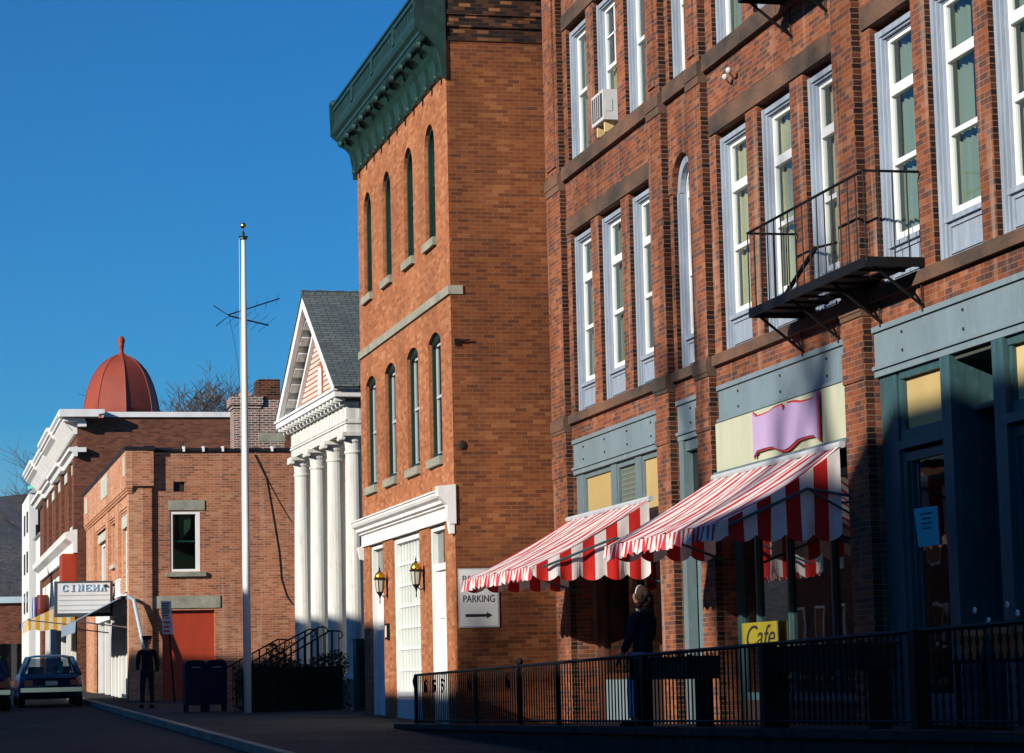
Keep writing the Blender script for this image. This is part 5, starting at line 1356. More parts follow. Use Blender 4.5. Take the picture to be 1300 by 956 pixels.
# blue awning of the cinema building, diagonal pole
def simple_awning(name, label, mat, y0, y1, xt, zt, xf, zf, drop=0.22, side=True, dropmat=None):
    A_ = thing(name, label, 'awning', (xt, (y0+y1)/2, zt))
    m = MB(); m.poly([(xt, y0, zt), (xt, y1, zt), (xf, y1, zf), (xf, y0, zf)], [(y0, 0), (y1, 0), (y1, 1), (y0, 1)])
    m.poly([(xt, y0, zt-0.02), (xt, y1, zt-0.02), (xf, y1, zf-0.02), (xf, y0, zf-0.02)], [(y0, 0), (y1, 0), (y1, 1), (y0, 1)])
    m.build('canvas', mat, A_)
    m = MB(); n = int((y1-y0)/0.12); pr = None
    for i in range(n+1):
        y = y0+(y1-y0)*i/n; d = drop+0.05*abs(math.sin(i*0.8)); c = ((xf, y, zf), (xf-0.02, y, zf-d), y)
        if pr: m.poly([pr[0], c[0], c[1], pr[1]], [(pr[2], 0), (y, 0), (y, 1), (pr[2], 1)])
        pr = c
    m.build('valance', dropmat or mat, A_)
    if side:
        m = MB(); n = 16; pr = None
        for i in range(n+1):
            u = i/n; x = xt+(xf-xt)*u; z = zt+(zf-zt)*u; c = ((x, y0, z), (x, y0, min(zf-drop, z-0.03)-0.0+0.03*math.sin(i)), x)
            if pr: m.poly([pr[0], c[0], c[1], pr[1]], [(pr[2], 0), (x, 0), (x, 1), (pr[2], 1)])
            pr = c
        m.build('side_panel', dropmat or mat, A_)
    m = MB(); m.tube([(xt, y0+0.05, zt-0.1), (xt, y1, zt-0.1)], 0.05, 6); m.tube([(xf, y0, zf), (xt, y0, zf-0.2)], 0.02, 5); m.tube([(xf, y1, zf), (xt, y1, zf-0.2)], 0.02, 5); m.build('frame', 'steel', A_)
    return A_
p0 = atY(163, 757, 72.6); p1 = atY(95, 796, 80)
simple_awning('blue_awning', 'blue grey shop awning sloping down between the cinema sign and diagonal prop', 'aw_blue', 73.0, 80.0, CX, 2.50, 4.45, 1.78, 0.28, False, 'aw_blue')
q = MB(); q.tube([atY(162, 757, 72.25), atY(170, 762, 72.2), atY(178, 800, 72.1), atY(188, 850, 72.0)], 0.05, 8)
tag(q.build('downpipe', 'lightblue_trim'), 'pale blue slanting pipe propped against the corner of pinkish brick building', 'pipe')
simple_awning('yellow_striped_awning', 'yellow and white striped awning with sagging front behind the blue parked car', 'aw_yellow', 91.6, 96.0, 5.55, 3.0, 3.95, 2.3, 0.36)
simple_awning('faded_awning', 'faded grey and white awning, leftmost and farthest along the shop row', 'aw_grey', 98.0, 106, 5.5, 3.15, 4.2, 2.5, 0.2)

# ------------------------------------------------------------------ brown building with dome
BB = thing('domed_building', 'dark brown brick building with white bracketed cornice and red ribbed dome', 'building', (5.6, 100, -0.5))
HX, HY = 5.6, 91.0
ops = []
wy = [(92.2, 93.6), (95.2, 98.0), (100.0, 102.2), (104.0, 107.0), (109, 111)]
for a, b in wy: ops.append((a, b, 5.6, 7.5, 0))
ops.append((91.6, 116, -0.4, 4.3, 0))
m = MB(); m.wall('x', HX, HX+0.4, HY, 118, -0.8, 9.3, ops); m.box(HX+0.4, 18, HY, HY+0.35, -0.8, 9.32); m.box(17.7, 18, HY+.35, 118, -.8, 9.3); m.box(HX+.4, 17.7, 117.7, 118, -.8, 9.3)
for y in (91.0, 94.2, 98.7, 102.9, 107.8, 112.0): m.box(HX-0.12, HX-0.002, y+0.003, y+0.8, 5.45, 7.94)
m.build('wall', 'brick_brown', BB)
MB().box(HX+0.4, 17.7, HY+0.35, 117.7, 9.0, 9.1).build('roof', 'roof_tar', BB)
MB().box(HX+1.5, HX+1.6, HY+0.5, 117, -0.8, 8.9).build('interior', 'intwall', BB)
m = MB(); m.box(6.52, 18.1, HY-0.1, HY+0.45, 9.34, 9.52); m.build('coping', 'white', BB)
c = MB()
segs = [(HY-0.65, 97.0, 0.0), (97.0, 104.0, -0.12), (104.0, 111.0, 0.0), (111.0, 118.3, -0.12)]
for a, b, o in segs:
    o2 = -0.65+o
    c.prism([(HX-0.001, 8.75), (HX-0.12, 8.75), (HX-0.14, 8.9), (HX+o2+0.16, 9.2), (HX+o2+0.16, 9.27), (HX+o2+0.08, 9.3), (HX+o2+0.08, 9.38), (HX+o2, 9.44), (HX+o2, 9.56), (HX-0.001, 9.6)], 'y', a+0.003 if a > 91 else HY+0.01, b)
c.prism([(HX-0.65, 9.30), (HX-0.65, 9.56), (6.51, 9.56), (6.51, 9.42), (6.3, 9.38), (6.3, 9.30)], 'y', HY-0.65, HY+0.008)
c.box(HX-0.5, HX+0.25, HY-0.4, HY-0.002, 9.16, 9.298); c.box(HX+0.0, HX+0.3, HY-0.35, HY-0.003, 8.98, 9.158)
BC = c.build('cornice', 'white', BB)
fl = MB(); y = HY+0.1
while y < 118: fl.prism([(HX-0.13, 8.78), (HX-0.19, 8.8), (HX-0.52, 9.18), (HX-0.46, 9.19)], 'y', y, y+0.09); y += 0.26
fl.pieces('bracket', 'white', BC)
c = MB()
for a, b, o in segs:
    c.prism([(HX-0.001, 7.95), (HX-0.12+o, 7.95), (HX-0.18+o, 8.1), (HX-0.3+o, 8.14), (HX-0.3+o, 8.26), (HX-0.001, 8.3)], 'y', max(a, HY-0.25), b-0.003)
c.box(HX-0.002, HX+0.3, HY-0.25, HY-0.002, 8.1, 8.26)
c.build('string_course', 'white', BB)
for a, b in wy:
    w_ = MB(); x0 = HX+0.06
    w_.box(x0, x0+0.1, a, a+0.15, 5.6, 7.5); w_.box(x0, x0+0.1, b-0.15, b, 5.6, 7.5); w_.box(x0, x0+0.1, a+.15, b-.15, 6.5, 6.6)
    if b-a > 2: w_.box(x0, x0+0.1, (a+b)/2-.1, (a+b)/2+.1, 5.6, 7.5)
    W = w_.build('window', 'white', BB); MB().box(x0+.05, x0+.06, a+.15, b-.15, 5.6, 7.5).build('pane', 'glassgreen', W)
    MB().box(HX-0.04, HX+0.05, a-0.2, b+0.2, 7.5, 7.85).build('lintel', 'stone_pale', W); MB().box(HX-0.1, HX+0.1, a-0.1, b+0.1, 5.46, 5.598).build('sill', 'stone_pale', W)
c = MB(); c.prism([(HX-0.001, 4.6), (HX-0.12, 4.6), (HX-0.17, 4.95), (HX-0.4, 5.1), (HX-0.45, 5.3), (HX-0.001, 5.42)], 'y', HY+0.0, 116)
c.build('shop_cornice', 'white', BB)
m = MB(); m.box(HX+0.0, HX+0.2, 91.1, 91.6, -0.6, 4.58)
for y in (94.5, 97.5, 101, 105, 109, 113): m.box(HX+0.02, HX+0.2, y, y+0.4, -0.6, 4.3)
m.box(HX+0.02, HX+0.2, 91.6, 116, 3.0, 4.58)
SFb = m.build('shopfront', 'siding_white', BB); MB().box(HX+0.15, HX+0.16, 91.6, 116, -0.4, 3.0).build('pane', 'glassdark', SFb)
# dome
dm = MB(); dcx, dcy = 7.61, 97.0
k_ = 97.0/100.0
R_ = [(1.45, 9.3), (1.42, 10.2), (1.36, 10.55), (1.29, 10.87), (1.19, 11.2), (1.06, 11.5), (0.91, 11.75), (0.74, 11.95), (0.54, 12.12), (0.34, 12.24), (0.16, 12.32)]
dm.lathe(R_, dcx, dcy, 8, R(-90-12+22.5-8))
DO = dm.build('dome', 'domered', BB)
rb_ = MB()
for j in range(8):
    t = 2*math.pi*j/8+R(-90-12+22.5-8)
    rb_.tube([(dcx+(r+0.01)*math.cos(t), dcy+(r+0.01)*math.sin(t), z) for r, z in R_], 0.016, 4)
rb_.pieces('rib', 'domered', DO)
zt = R_[-1][1]
fi = MB(); fi.lathe([(0.18, zt-0.05), (0.2, zt+0.0), (0.12, zt+0.04), (0.085, zt+0.1), (0.1, zt+0.3), (0.13, zt+0.33), (0.1, zt+0.38), (0.14, zt+0.5), (0.14, zt+0.58), (0.08, zt+0.68), (0.0, zt+0.72)], dcx, dcy, 12)
fi.build('finial', 'domered', DO, smooth=True)

# ------------------------------------------------------------------ far left buildings
FY = 124
def hexa(name, mat, px0, px1, py0, Y0, depth, parent=None, zb=-0.2, label=None):
    a = atY(px0, py0, Y0); b = atY(px1, py0, Y0)
    m = MB(); m.box(a.x, b.x, Y0, Y0+depth, zb, a.z); return m.build(name, mat, parent), a, b
WT = thing('white_gabled_house', 'narrow white wooden house front lit edge-on, tallest of the far white houses', 'building', (5.4, FY, -0.2))
o, a, b = hexa('wall', 'siding_white', 37, 48, 626, FY, 8, WT)
m = MB(); m.prism([(a.x, a.z), (b.x, a.z), ((a.x+b.x)/2, a.z+0.25)], 'y', FY-0.1, FY+8.1); m.build('roof', 'greypaint', WT)
m = MB()
for k in range(3):
    for j in range(2): z = a.z-1.3-1.9*k; m.box(a.x-0.04, a.x-0.001, FY+1+3*j, FY+2+3*j, z-0.5, z+0.5)
m.box(a.x+0.3, a.x+0.6, FY-0.04, FY-0.002, a.z-2.4, a.z-1.5); m.box(a.x+0.3, a.x+0.6, FY-0.04, FY-0.002, a.z-4.6, a.z-3.7)
m.pieces('window', 'glassdark', WT)
WH = thing('white_shop_house', 'lower white gabled house right of the narrow white one', 'building', (6.6, FY-8, -0.2))
o, a, b = hexa('wall', 'siding_white', 52, 63, 678, FY-6, 5, WH)
c_ = atY(57.5, 668, FY-6); m = MB(); m.prism([(a.x-0.15, a.z), (b.x+0.15, a.z), ((a.x+b.x)/2, c_.z)], 'y', FY-6.15, FY-0.9); m.build('roof', 'greypaint', WH)
m = MB(); m.box(a.x+0.12, a.x+0.24, FY-6.04, FY-6.002, a.z-0.9, a.z-0.2); m.build('window', 'glassdark', WH)
TU = thing('turreted_brick_house', 'far brick house with green copper turret band, mostly behind the white cornice', 'building', (6.5, 132, 0))
o, a, b = hexa('wall', 'brick_brown', 49, 66, 645, 132, 8, TU)
m = MB(); cx_, cy_ = (a.x+b.x)/2+0.1, 131.4; m.lathe([(0.85, a.z-0.1), (0.85, a.z+1.0)], cx_, cy_, 10); m.build('turret', 'brick_pink', TU)
m = MB(); m.lathe([(1.0, a.z+0.9), (1.0, a.z+1.05), (0.55, a.z+1.35)], cx_, cy_, 10); m.build('turret_band', 'copper', TU)
m = MB(); m.lathe([(0.5, a.z+1.35), (0.4, a.z+2.2), (0.12, a.z+3.1)], cx_, cy_, 10); m.build('turret_roof', 'brick_brown', TU)
m = MB(); m.box(a.x, b.x+0.3, 131.8, 131.98, a.z-2.0, a.z-0.12); m.build('porch_roof', 'roof_tar', TU)
LB = thing('low_brick_house', 'low dark red brick building with light blue cornice at far left', 'building', (0, 135, 0))
a = atY(-10, 766, 135); b = atY(44, 766, 135)
m = MB(); m.wall('y', 135, 135.3, a.x-9, b.x, -0.3, a.z, [(a.x-3, a.x-1, 0.3, 2.2, 0), (a.x+0.3, a.x+1.6, 0.3, 2.2, 0)]); m.box(a.x-9, b.x, 135.3, 146, -0.3, a.z); m.build('wall', 'brick_brown', LB)
m = MB(); m.box(a.x-9.2, b.x+0.15, 134.8, 146, a.z+0.001, a.z+0.32); m.build('cornice', 'lightblue_trim', LB)
MB().box(a.x-3, a.x-1, 135.1, 135.2, 0.3, 2.2).box(a.x+0.3, a.x+1.6, 135.1, 135.2, 0.3, 2.2).pieces('window', 'glassdark', LB)
# red items on the row
m = MB(); a = atY(80, 706, 91.0-0.0); b = atY(97, 741, 91.0)
m.box(HX-0.5, HX-0.002, 91.3, 93.2, 3.62, 4.58); tag(m.build('red_shop_sign', 'doorred'), 'plain red projecting box sign under the white shop cornice', 'sign')
BPt = thing('barber_pole', 'dark red barrel shaped canopy with striped pole above the faded awning', 'sign', (4.2, 96, 2.5))
cc = atY(54, 770, 97); m = MB(); m.lathe([(0.20, cc.z-0.5), (0.25, cc.z-0.1), (0.25, cc.z+0.3), (0.2, cc.z+0.42)], cc.x, 97, 16); m.build('drum', 'darkred', BPt)
cc = atY(45, 772, 97); m = MB(); m.lathe([(0.10, cc.z-0.6), (0.13, cc.z), (0.10, cc.z+0.4)], cc.x, 97, 8); m.build('striped_pole', stripes('barber stripes', (0.05, 0.09, 0.3), (0.7, 0.7, 0.7), 0.3), BPt)
m = MB(); m.tube([(cc.x, 97.3, cc.z-0.2), (5.62, 97.3, cc.z-0.2)], 0.04, 5); m.build('bracket', 'iron', BPt)

# ------------------------------------------------------------------ street furniture left
SP = thing('parking_sign_post', 'leaning street post with stacked blue white parking notices', 'street sign', (6.6, 68, gz(68)))
a = atY(212, 765, 68); b = atY(222, 880, 68)
MB().tube([Vector((b.x, 68, gz(68)+.1)), a], 0.03, 6).build('post', 'iron', SP)
def leanbox(px0, py0, px1, py1, sk, d):
    m = MB(); p = [atY(px0, py0, 67.95+d), atY(px1, py0, 67.95+d), atY(px1+sk, py1, 67.95+d), atY(px0+sk, py1, 67.95+d)]
    m.poly(p); m.poly([q+Vector((0, 0.012, 0)) for q in p]); return m
leanbox(204, 763, 217, 784, 1.3, 0).build('notice_plate', 'signblue', SP)
leanbox(205.4, 785, 218.5, 805, 1.3, 0).build('notice_plate', 'signblue', SP)
m = MB()
for k in range(6):
    s_ = leanbox(206, 765.5+3*k, 215.5-(k % 3), 766.8+3*k, 0.1, -0.02); m.v, base = m.v+s_.v, len(m.v); m.f += [tuple(i+base for i in f_) for f_ in s_.f]
m.build('printed_line', 'ink', SP)
m = MB()
for k in range(3):
    s_ = leanbox(208, 789+5.5*k, 216, 791.2+5.5*k, 0.2, -0.02); m.v, base = m.v+s_.v, len(m.v); m.f += [tuple(i+base for i in f_) for f_ in s_.f]
m.build('printed_line', 'redtrim', SP)
def mailbox(x, label):
    Mb = thing('mailbox', label, 'mailbox', (x, 58, gz(58)+0.13), 'navy mail collection boxes'); z0 = gz(58)+0.13; zt = 0.50; r = 0.23; D = 0.28
    prof = [(58-D, z0+0.15), (58+D, z0+0.15), (58+D, zt-D)]+[(58+D*math.cos(R(a)), zt-D+D*math.sin(R(a))) for a in range(15, 180, 15)]+[(58-D, zt-D)]
    m = MB()
    # body with dome rounded across x instead: profile in x,z
    prof = [(x-r, z0+0.15), (x+r, z0+0.15), (x+r, zt-0.16)]+[(x+(r-0.1)+0.1*math.cos(R(a)), zt-0.1+0.1*math.sin(R(a))-0.0) for a in (0, 30, 60, 90)]+[(x-(r-0.1)+0.1*math.cos(R(a)), zt-0.1+0.1*math.sin(R(a))) for a in (90, 120, 150, 180)]
    m.prism(prof, 'y', 58-D, 58+D); m.build('body', 'mailblue', Mb)
    m = MB(); m.box(x-0.15, x+0.15, 58-D-0.03, 58-D-0.001, zt-0.2, zt-0.1); m.build('flap', 'mailblue', Mb)
    m = MB(); m.tube([(x-0.1, 58-D-0.045, zt-0.16), (x+0.1, 58-D-0.045, zt-0.16)], 0.012, 5); m.build('handle', 'steel', Mb)
    for sx in (-1, 1):
        for sy in (-1, 1): m = MB(); m.box(x+sx*(r-0.04)-0.03, x+sx*(r-0.04)+0.03, 58+sy*(D-0.04)-0.03, 58+sy*(D-0.04)+0.03, z0-0.02, z0+0.149); m.build('leg', 'mailblue', Mb)
mailbox(6.145, 'left one of two navy mailboxes in front of the red garage door'); mailbox(6.61, 'right one of two navy mailboxes, next to the stair rail foot')

# ------------------------------------------------------------------ cars
def car(cx, y0, z0, label, mat, wagon=True, W_=1.76):
    C_ = thing('parked_car', label, 'car', (cx, y0+2.2, z0), 'cars parked along the kerb')
    h = W_/2; Lc = 4.6
    m = MB()
    # lower body: loft of cross sections along y  (y, halfwidth, zlow, zbelt)
    sec = [(0.0, 0.80*h, 0.38, 0.80), (0.08, 0.93*h, 0.30, 0.90), (0.5, 0.99*h, 0.24, 0.93), (1.6, h, 0.22, 0.94), (3.0, h, 0.22, 0.93), (4.0, 0.97*h, 0.26, 0.86), (4.5, 0.9*h, 0.32, 0.76), (4.6, 0.82*h, 0.4, 0.68)]
    ring = lambda hw, zl, zh: [(-hw*0.9, zl), (hw*0.9, zl), (hw, zl+0.12), (hw*1.01, (zl+zh)/2), (hw*0.97, zh-0.05), (hw*0.9, zh), (-hw*0.9, zh), (-hw*0.97, zh-0.05), (-hw*1.01, (zl+zh)/2), (-hw, zl+0.12)]
    i0 = len(m.v)
    for (yy, hw, zl, zh) in sec:
        for x, z in ring(hw, zl, zh): m.v.append((cx+x, y0+yy, z0+z))
    for a in range(len(sec)-1):
        for j in range(10): p = i0+a*10+j; q = i0+a*10+(j+1) % 10; m.f.append((p, q, q+10, p+10))
    m.f.append(tuple(range(i0, i0+10))); e = i0+10*(len(sec)-1); m.f.append(tuple(range(e+9, e-1, -1)))
    m.build('body', mat, C_, smooth=True)
    # roof
    g0, g1 = (0.12, 3.1)
    rt = MB(); zr = 1.42; hr = h*0.74
    sec = [(0.42, hr*0.93, zr-0.045), (0.55, hr*0.98, zr-0.005), (1.2, hr, zr+0.012), (2.0, hr, zr), (2.35, hr*0.96, zr-0.04)]
    i0 = len(rt.v)
    for yy, hw, z in sec:
        for u in (-1, -0.93, -0.6, 0, 0.6, 0.93, 1): rt.v.append((cx+u*hw, y0+yy, z0+z-0.05*abs(u)**6+0.015*(1-u*u)))
    for a in range(len(sec)-1):
        for j in range(6): p = i0+a*7+j; rt.f.append((p, p+1, p+8, p+7))
    base = [(0.42, hr*0.93), (2.35, hr*0.96)]
    # pillars
    def pil(a, b, r_): rt.tube([a, b], r_, 5)
    for s_ in (-1, 1):
        B = [(cx+s_*h*0.88, y0+0.12, z0+0.88), (cx+s_*h*0.9, y0+1.25, z0+0.92), (cx+s_*h*0.9, y0+2.3, z0+0.92), (cx+s_*h*0.86, y0+3.1, z0+0.9)]
        T_ = [(cx+s_*hr*0.9, y0+0.44, z0+zr-0.08), (cx+s_*hr*0.96, y0+1.2, z0+zr-0.04), (cx+s_*hr*0.96, y0+1.9, z0+zr-0.05), (cx+s_*hr*0.92, y0+2.35, z0+zr-0.08)]
        for p, q, r_ in zip(B, T_, (0.07, 0.035, 0.035, 0.035)): pil(p, q, r_)
        rt.tube(T_, 0.03, 5)
    rt.build('roof', mat, C_, smooth=False)
    gm = MB(); b = lambda s_, yy, w_, z: (cx+s_*w_, y0+yy, z0+z)
    gm.poly([b(-1, 0.14, h*0.84, 0.91), b(1, 0.14, h*0.84, 0.91), b(1, 0.43, hr*0.86, zr-0.07), b(-1, 0.43, hr*0.86, zr-0.07)])
    GL = gm.build('rear_window', 'glassdark', C_)
    gm = MB(); gm.poly([b(-1, 3.08, h*0.82, 0.92), b(1, 3.08, h*0.82, 0.92), b(1, 2.36, hr*0.86, zr-0.07), b(-1, 2.36, hr*0.86, zr-0.07)]); gm.build('windscreen', 'glassdark', C_)
    for s_ in (-1, 1):
        gm = MB(); gm.poly([b(s_, 0.2, h*0.885, 0.92), b(s_, 3.0, h*0.885, 0.93), b(s_, 2.3, hr*0.95, zr-0.08), b(s_, 0.48, hr*0.93, zr-0.08)]); gm.build('side_window', 'glassdark', C_)
    bp = MB(); bp.box(cx-h*0.95, cx+h*0.95, y0-0.1, y0-0.001+0.05, z0+0.42, z0+0.54); bp.box(cx-h*0.95, cx+h*0.95, y0+4.58, y0+4.7, z0+0.42, z0+0.54); bp.build('bumper', 'chrome', C_)
    for s_ in (-1, 1):
        q = MB(); q.box(cx+s_*h*0.7-0.11, cx+s_*h*0.7+0.11, y0-0.02, y0+0.05, z0+0.6, z0+0.75); q.build('tail_lamp', 'lampred', C_)
        q = MB(); q.sphere((cx+s_*h*0.7, y0+4.58, z0+0.6), 0.09, 10, 6); q.build('headlight', 'frost', C_)
        for yy in (0.85, 3.65):
            q = MB(); q.tube([(cx+s_*(h-0.19), y0+yy, z0+0.31), (cx+s_*(h-0.01), y0+yy, z0+0.31)], 0.31, 18); w1 = q.build('wheel', 'rubber', C_)
            q = MB(); q.tube([(cx+s_*(h-0.015), y0+yy, z0+0.31), (cx+s_*(h+0.005), y0+yy, z0+0.31)], 0.18, 14); q.build('hubcap', 'chrome', w1)
    q = MB(); q.box(cx-0.16, cx+0.16, y0-0.035, y0-0.0, z0+0.6, z0+0.72); q.build('licence_plate', 'platew', C_)
    q = MB()
    for s_ in (-0.36, 0.36): q.box(cx+s_-0.22, cx+s_+0.22, y0+1.35, y0+1.47, z0+0.6, z0+1.12)
    q.box(cx-0.6, cx+0.6, y0+0.9, y0+1.3, z0+0.55, z0+0.75)
    q.build('seat', 'cloth_navy', C_)
    return C_
c1_ = car(3.74, 72.2, gz(72.2)-0.0, 'dark blue parked wagon seen from behind below the cinema sign', 'carblue')
cl = MB(); cl.box(3.98, 4.12, 73.4, 73.5, gz(73)+0.95, gz(73)+1.25); tag(cl.build('folded_towel', 'teal_notice'), 'light turquoise cloth inside the rear of blue parked wagon', 'cloth')
car(1.62, 67.5, gz(67.5)+0.03, 'darker parked car cut off by the left edge, beside the blue wagon', 'cardark')

# ------------------------------------------------------------------ people
def skinmesh(name, mat, verts, edges, parent, sub=2, org=(0, 0, 0), root=0):
    me = bpy.data.meshes.new(name); me.from_pydata([v[:3] for v in verts], edges, [])
    me.materials.append(M[mat]); o = bpy.data.objects.new(name, me); COL.objects.link(o)
    sv = me.skin_vertices.new(name='') if hasattr(me.skin_vertices, 'new') else None
    md = o.modifiers.new('Skin', 'SKIN')
    if not me.skin_vertices: 
        pass
    d = me.skin_vertices[0].data
    for i, v in enumerate(verts):
        r_ = v[3] if len(v) > 3 else 0.03
        d[i].radius = (r_, v[4] if len(v) > 4 else r_)
        d[i].use_root = (i == root)
    md.use_smooth_shade = True
    s_ = o.modifiers.new('Sub', 'SUBSURF'); s_.levels = sub; s_.render_levels = sub
    o.parent = parent; return o
def person(name_label, loc, rotz, pose, jacket, trousers, hair, hat=False, scale=1.0):
    P_ = thing('person', name_label, 'person', loc); P_.rotation_euler = (0, 0, rotz); P_.scale = (scale,)*3
    # figure faces +Y locally
    V = [(0, 0, 0.95, .13, .10), (0, 0, 1.12, .125, .09), (0, -0.01, 1.3, .15, .10), (0, -0.01, 1.42, .12, .08), (0, 0.0, 1.50, .052), (0, 0.01, 1.57, .06), (0, 0.02, 1.64, .085, .095), (0, 0.02, 1.70, .085, .095), (0, 0.01, 1.755, .05)]
    E_ = [(i, i+1) for i in range(8)]
    def add(p, a): V.append(p); E_.append((a, len(V)-1)); return len(V)-1
    n = add((0, 0.115, 1.64, .014), 6)     # nose
    ear = add((0.098, 0.0, 1.645, .016), 6); ear = add((-0.098, 0.0, 1.645, .016), 6)
    J = list(V[0:4]); JE = [(0, 1), (1, 2), (2, 3)]; 
    J = [(0, 0, 0.86, .17, .12), (0, 0, 1.0, .165, .12), (0, 0, 1.15, .16, .115), (0, -0.01, 1.32, .185, .125), (0, -0.01, 1.43, .14, .10), (0, 0, 1.49, .075)]
    JE = [(i, i+1) for i in range(5)]
    T = [(0, 0, 0.93, .14, .11)]; TE = []
    for s_, key in ((1, 'r'), (-1, 'l')):
        sh = (0.2*s_, -0.01, 1.40); el = pose[key+'e']; hn = pose[key+'h']
        i1 = add((*sh, .055), 3); i2 = add((*el, .042), i1); i3 = add((*hn, .028), i2)
        dv = (Vector(hn)-Vector(el)).normalized(); pm = Vector(hn)+dv*0.07; i4 = add((*pm, .030, .014), i3)
        sd_ = dv.cross(Vector((0, 0, 1))); sd_ = (sd_ if sd_.length > 0.1 else Vector((0, 1, 0))).normalized()
        for f_ in range(4):
            q = pm+sd_*(f_-1.5)*0.019; l_ = (0.035, 0.042, 0.04, 0.03)[f_]
            a1 = add((*(q+dv*l_), .009), i4); add((*(q+dv*l_*2+Vector((0, 0, -0.015))), .007), a1)
        add((*(Vector(hn)+dv*0.05+sd_*0.05), .009), i3)
        j1 = len(J); J.append((*sh, .075)); JE.append((4, j1)); J.append((*el, .062)); JE.append((j1, j1+1)); w1 = Vector(el)+(Vector(hn)-Vector(el))*0.86; J.append((*w1, .046)); JE.append((j1+1, j1+2))
        hp = (0.09*s_, 0, 0.88); kn = pose[key+'k']; an = pose[key+'a']
        i1 = add((*hp, .085), 0); i2 = add((*kn, .055), i1); i3 = add((*an, .036), i2)
        add((an[0], an[1]+0.14, 0.035, .035, .028), i3)
        t1 = len(T); T.append((*hp, .10)); TE.append((0, t1)); T.append((*kn, .072)); TE.append((t1, t1+1)); T.append((an[0], an[1], an[2]+0.02, .058)); TE.append((t1+1, t1+2))
    skinmesh('body', 'skin', V, E_, P_)
    skinmesh('jacket', jacket, J, JE, P_); skinmesh('trousers', trousers, T, TE, P_)
    for key in 'rl':
        an = pose[key+'a']; skinmesh('shoe', 'cloth_black', [(an[0], an[1]-0.03, 0.055, .065, .06), (an[0], an[1]+0.07, 0.05, .068, .06), (an[0], an[1]+0.2, 0.04, .062, .05)], [(0, 1), (1, 2)], P_)
    f_ = MB(); o = ORG[P_.name]; ORG[P_.name] = Vector((0, 0, 0))
    for s_ in (-1, 1): f_.sphere((0.034*s_, 0.104, 1.665), 0.011, 8, 5)
    f_.build('eyes', 'ink', P_); f_ = MB(); f_.sphere((0, 0.106, 1.60), 0.02, 8, 5, (1.1, 0.4, 0.3)); f_.build('mouth', 'redtrim', P_)
    h_ = MB(); rnd = random.Random(4)
    h_.sphere((0, -0.018, 1.70), 0.108, 14, 9, (0.98, 1.02, 0.98))
    if hair == 'long':
        for k in range(34):
            a = R(200+rnd.random()*140) if k % 3 else R(rnd.uniform(170, 370)); z = 1.72-0.26*rnd.random(); r_ = 0.085+0.02*rnd.random()
            h_.sphere((r_*math.cos(a)*1.0, -0.02+r_*math.sin(a), z), 0.042+0.015*rnd.random(), 7, 5)
    h_.build('hair', 'hair', P_, smooth=True)
    if hat:
        q = MB(); q.lathe([(0.115, 1.72), (0.125, 1.77), (0.14, 1.80), (0.10, 1.815), (0.0, 1.82)], 0, -0.005, 18); q.box(-0.08, 0.08, 0.08, 0.17, 1.715, 1.73); q.build('peaked_cap', 'cloth_black', P_)
    elif hair == 'long':
        q = MB(); q.tube([(0.112*math.cos(a), 0.035*math.cos(a)*0+0.01, 1.69+0.125*math.sin(a)) for a in [math.pi*k/10 for k in range(11)]], 0.008, 6); q.build('hair_band', 'sash', P_)
        q = MB(); q.tube([(0.06*math.cos(a), 0.015+0.06*math.sin(a), 1.505) for a in [2*math.pi*k/10 for k in range(11)]], 0.013, 5); q.build('collar', 'sash', P_)
    ORG[P_.name] = o
    return P_
poseW = {'re': (0.27, 0.05, 1.16), 'rh': (0.2, 0.26, 0.98), 'le': (-0.26, 0.02, 1.13), 'lh': (-0.24, 0.16, 0.93), 'rk': (0.10, 0.05, 0.50), 'ra': (0.11, 0.0, 0.09), 'lk': (-0.10, 0.12, 0.50), 'la': (-0.11, 0.10, 0.09)}
person('woman in dark jacket and blue jeans behind the railing, white band in brown hair', (8.86, 31.05, tz(31)), R(38), poseW, 'cloth_navy', 'denim', 'long', scale=0.975)
poseM = {'re': (0.25, -0.05, 1.12), 'rh': (0.23, 0.12, 0.90), 'le': (-0.26, -0.02, 1.12), 'lh': (-0.25, 0.03, 0.85), 'rk': (0.11, 0.06, 0.50), 'ra': (0.12, 0.04, 0.09), 'lk': (-0.11, 0.0, 0.50), 'la': (-0.12, -0.06, 0.09)}
person('man in dark coat and peaked cap standing left of the red garage door', (5.54, 63, gz(63)+0.126), R(165), poseM, 'cloth_black', 'cloth_navy', 'short', True, scale=0.955)

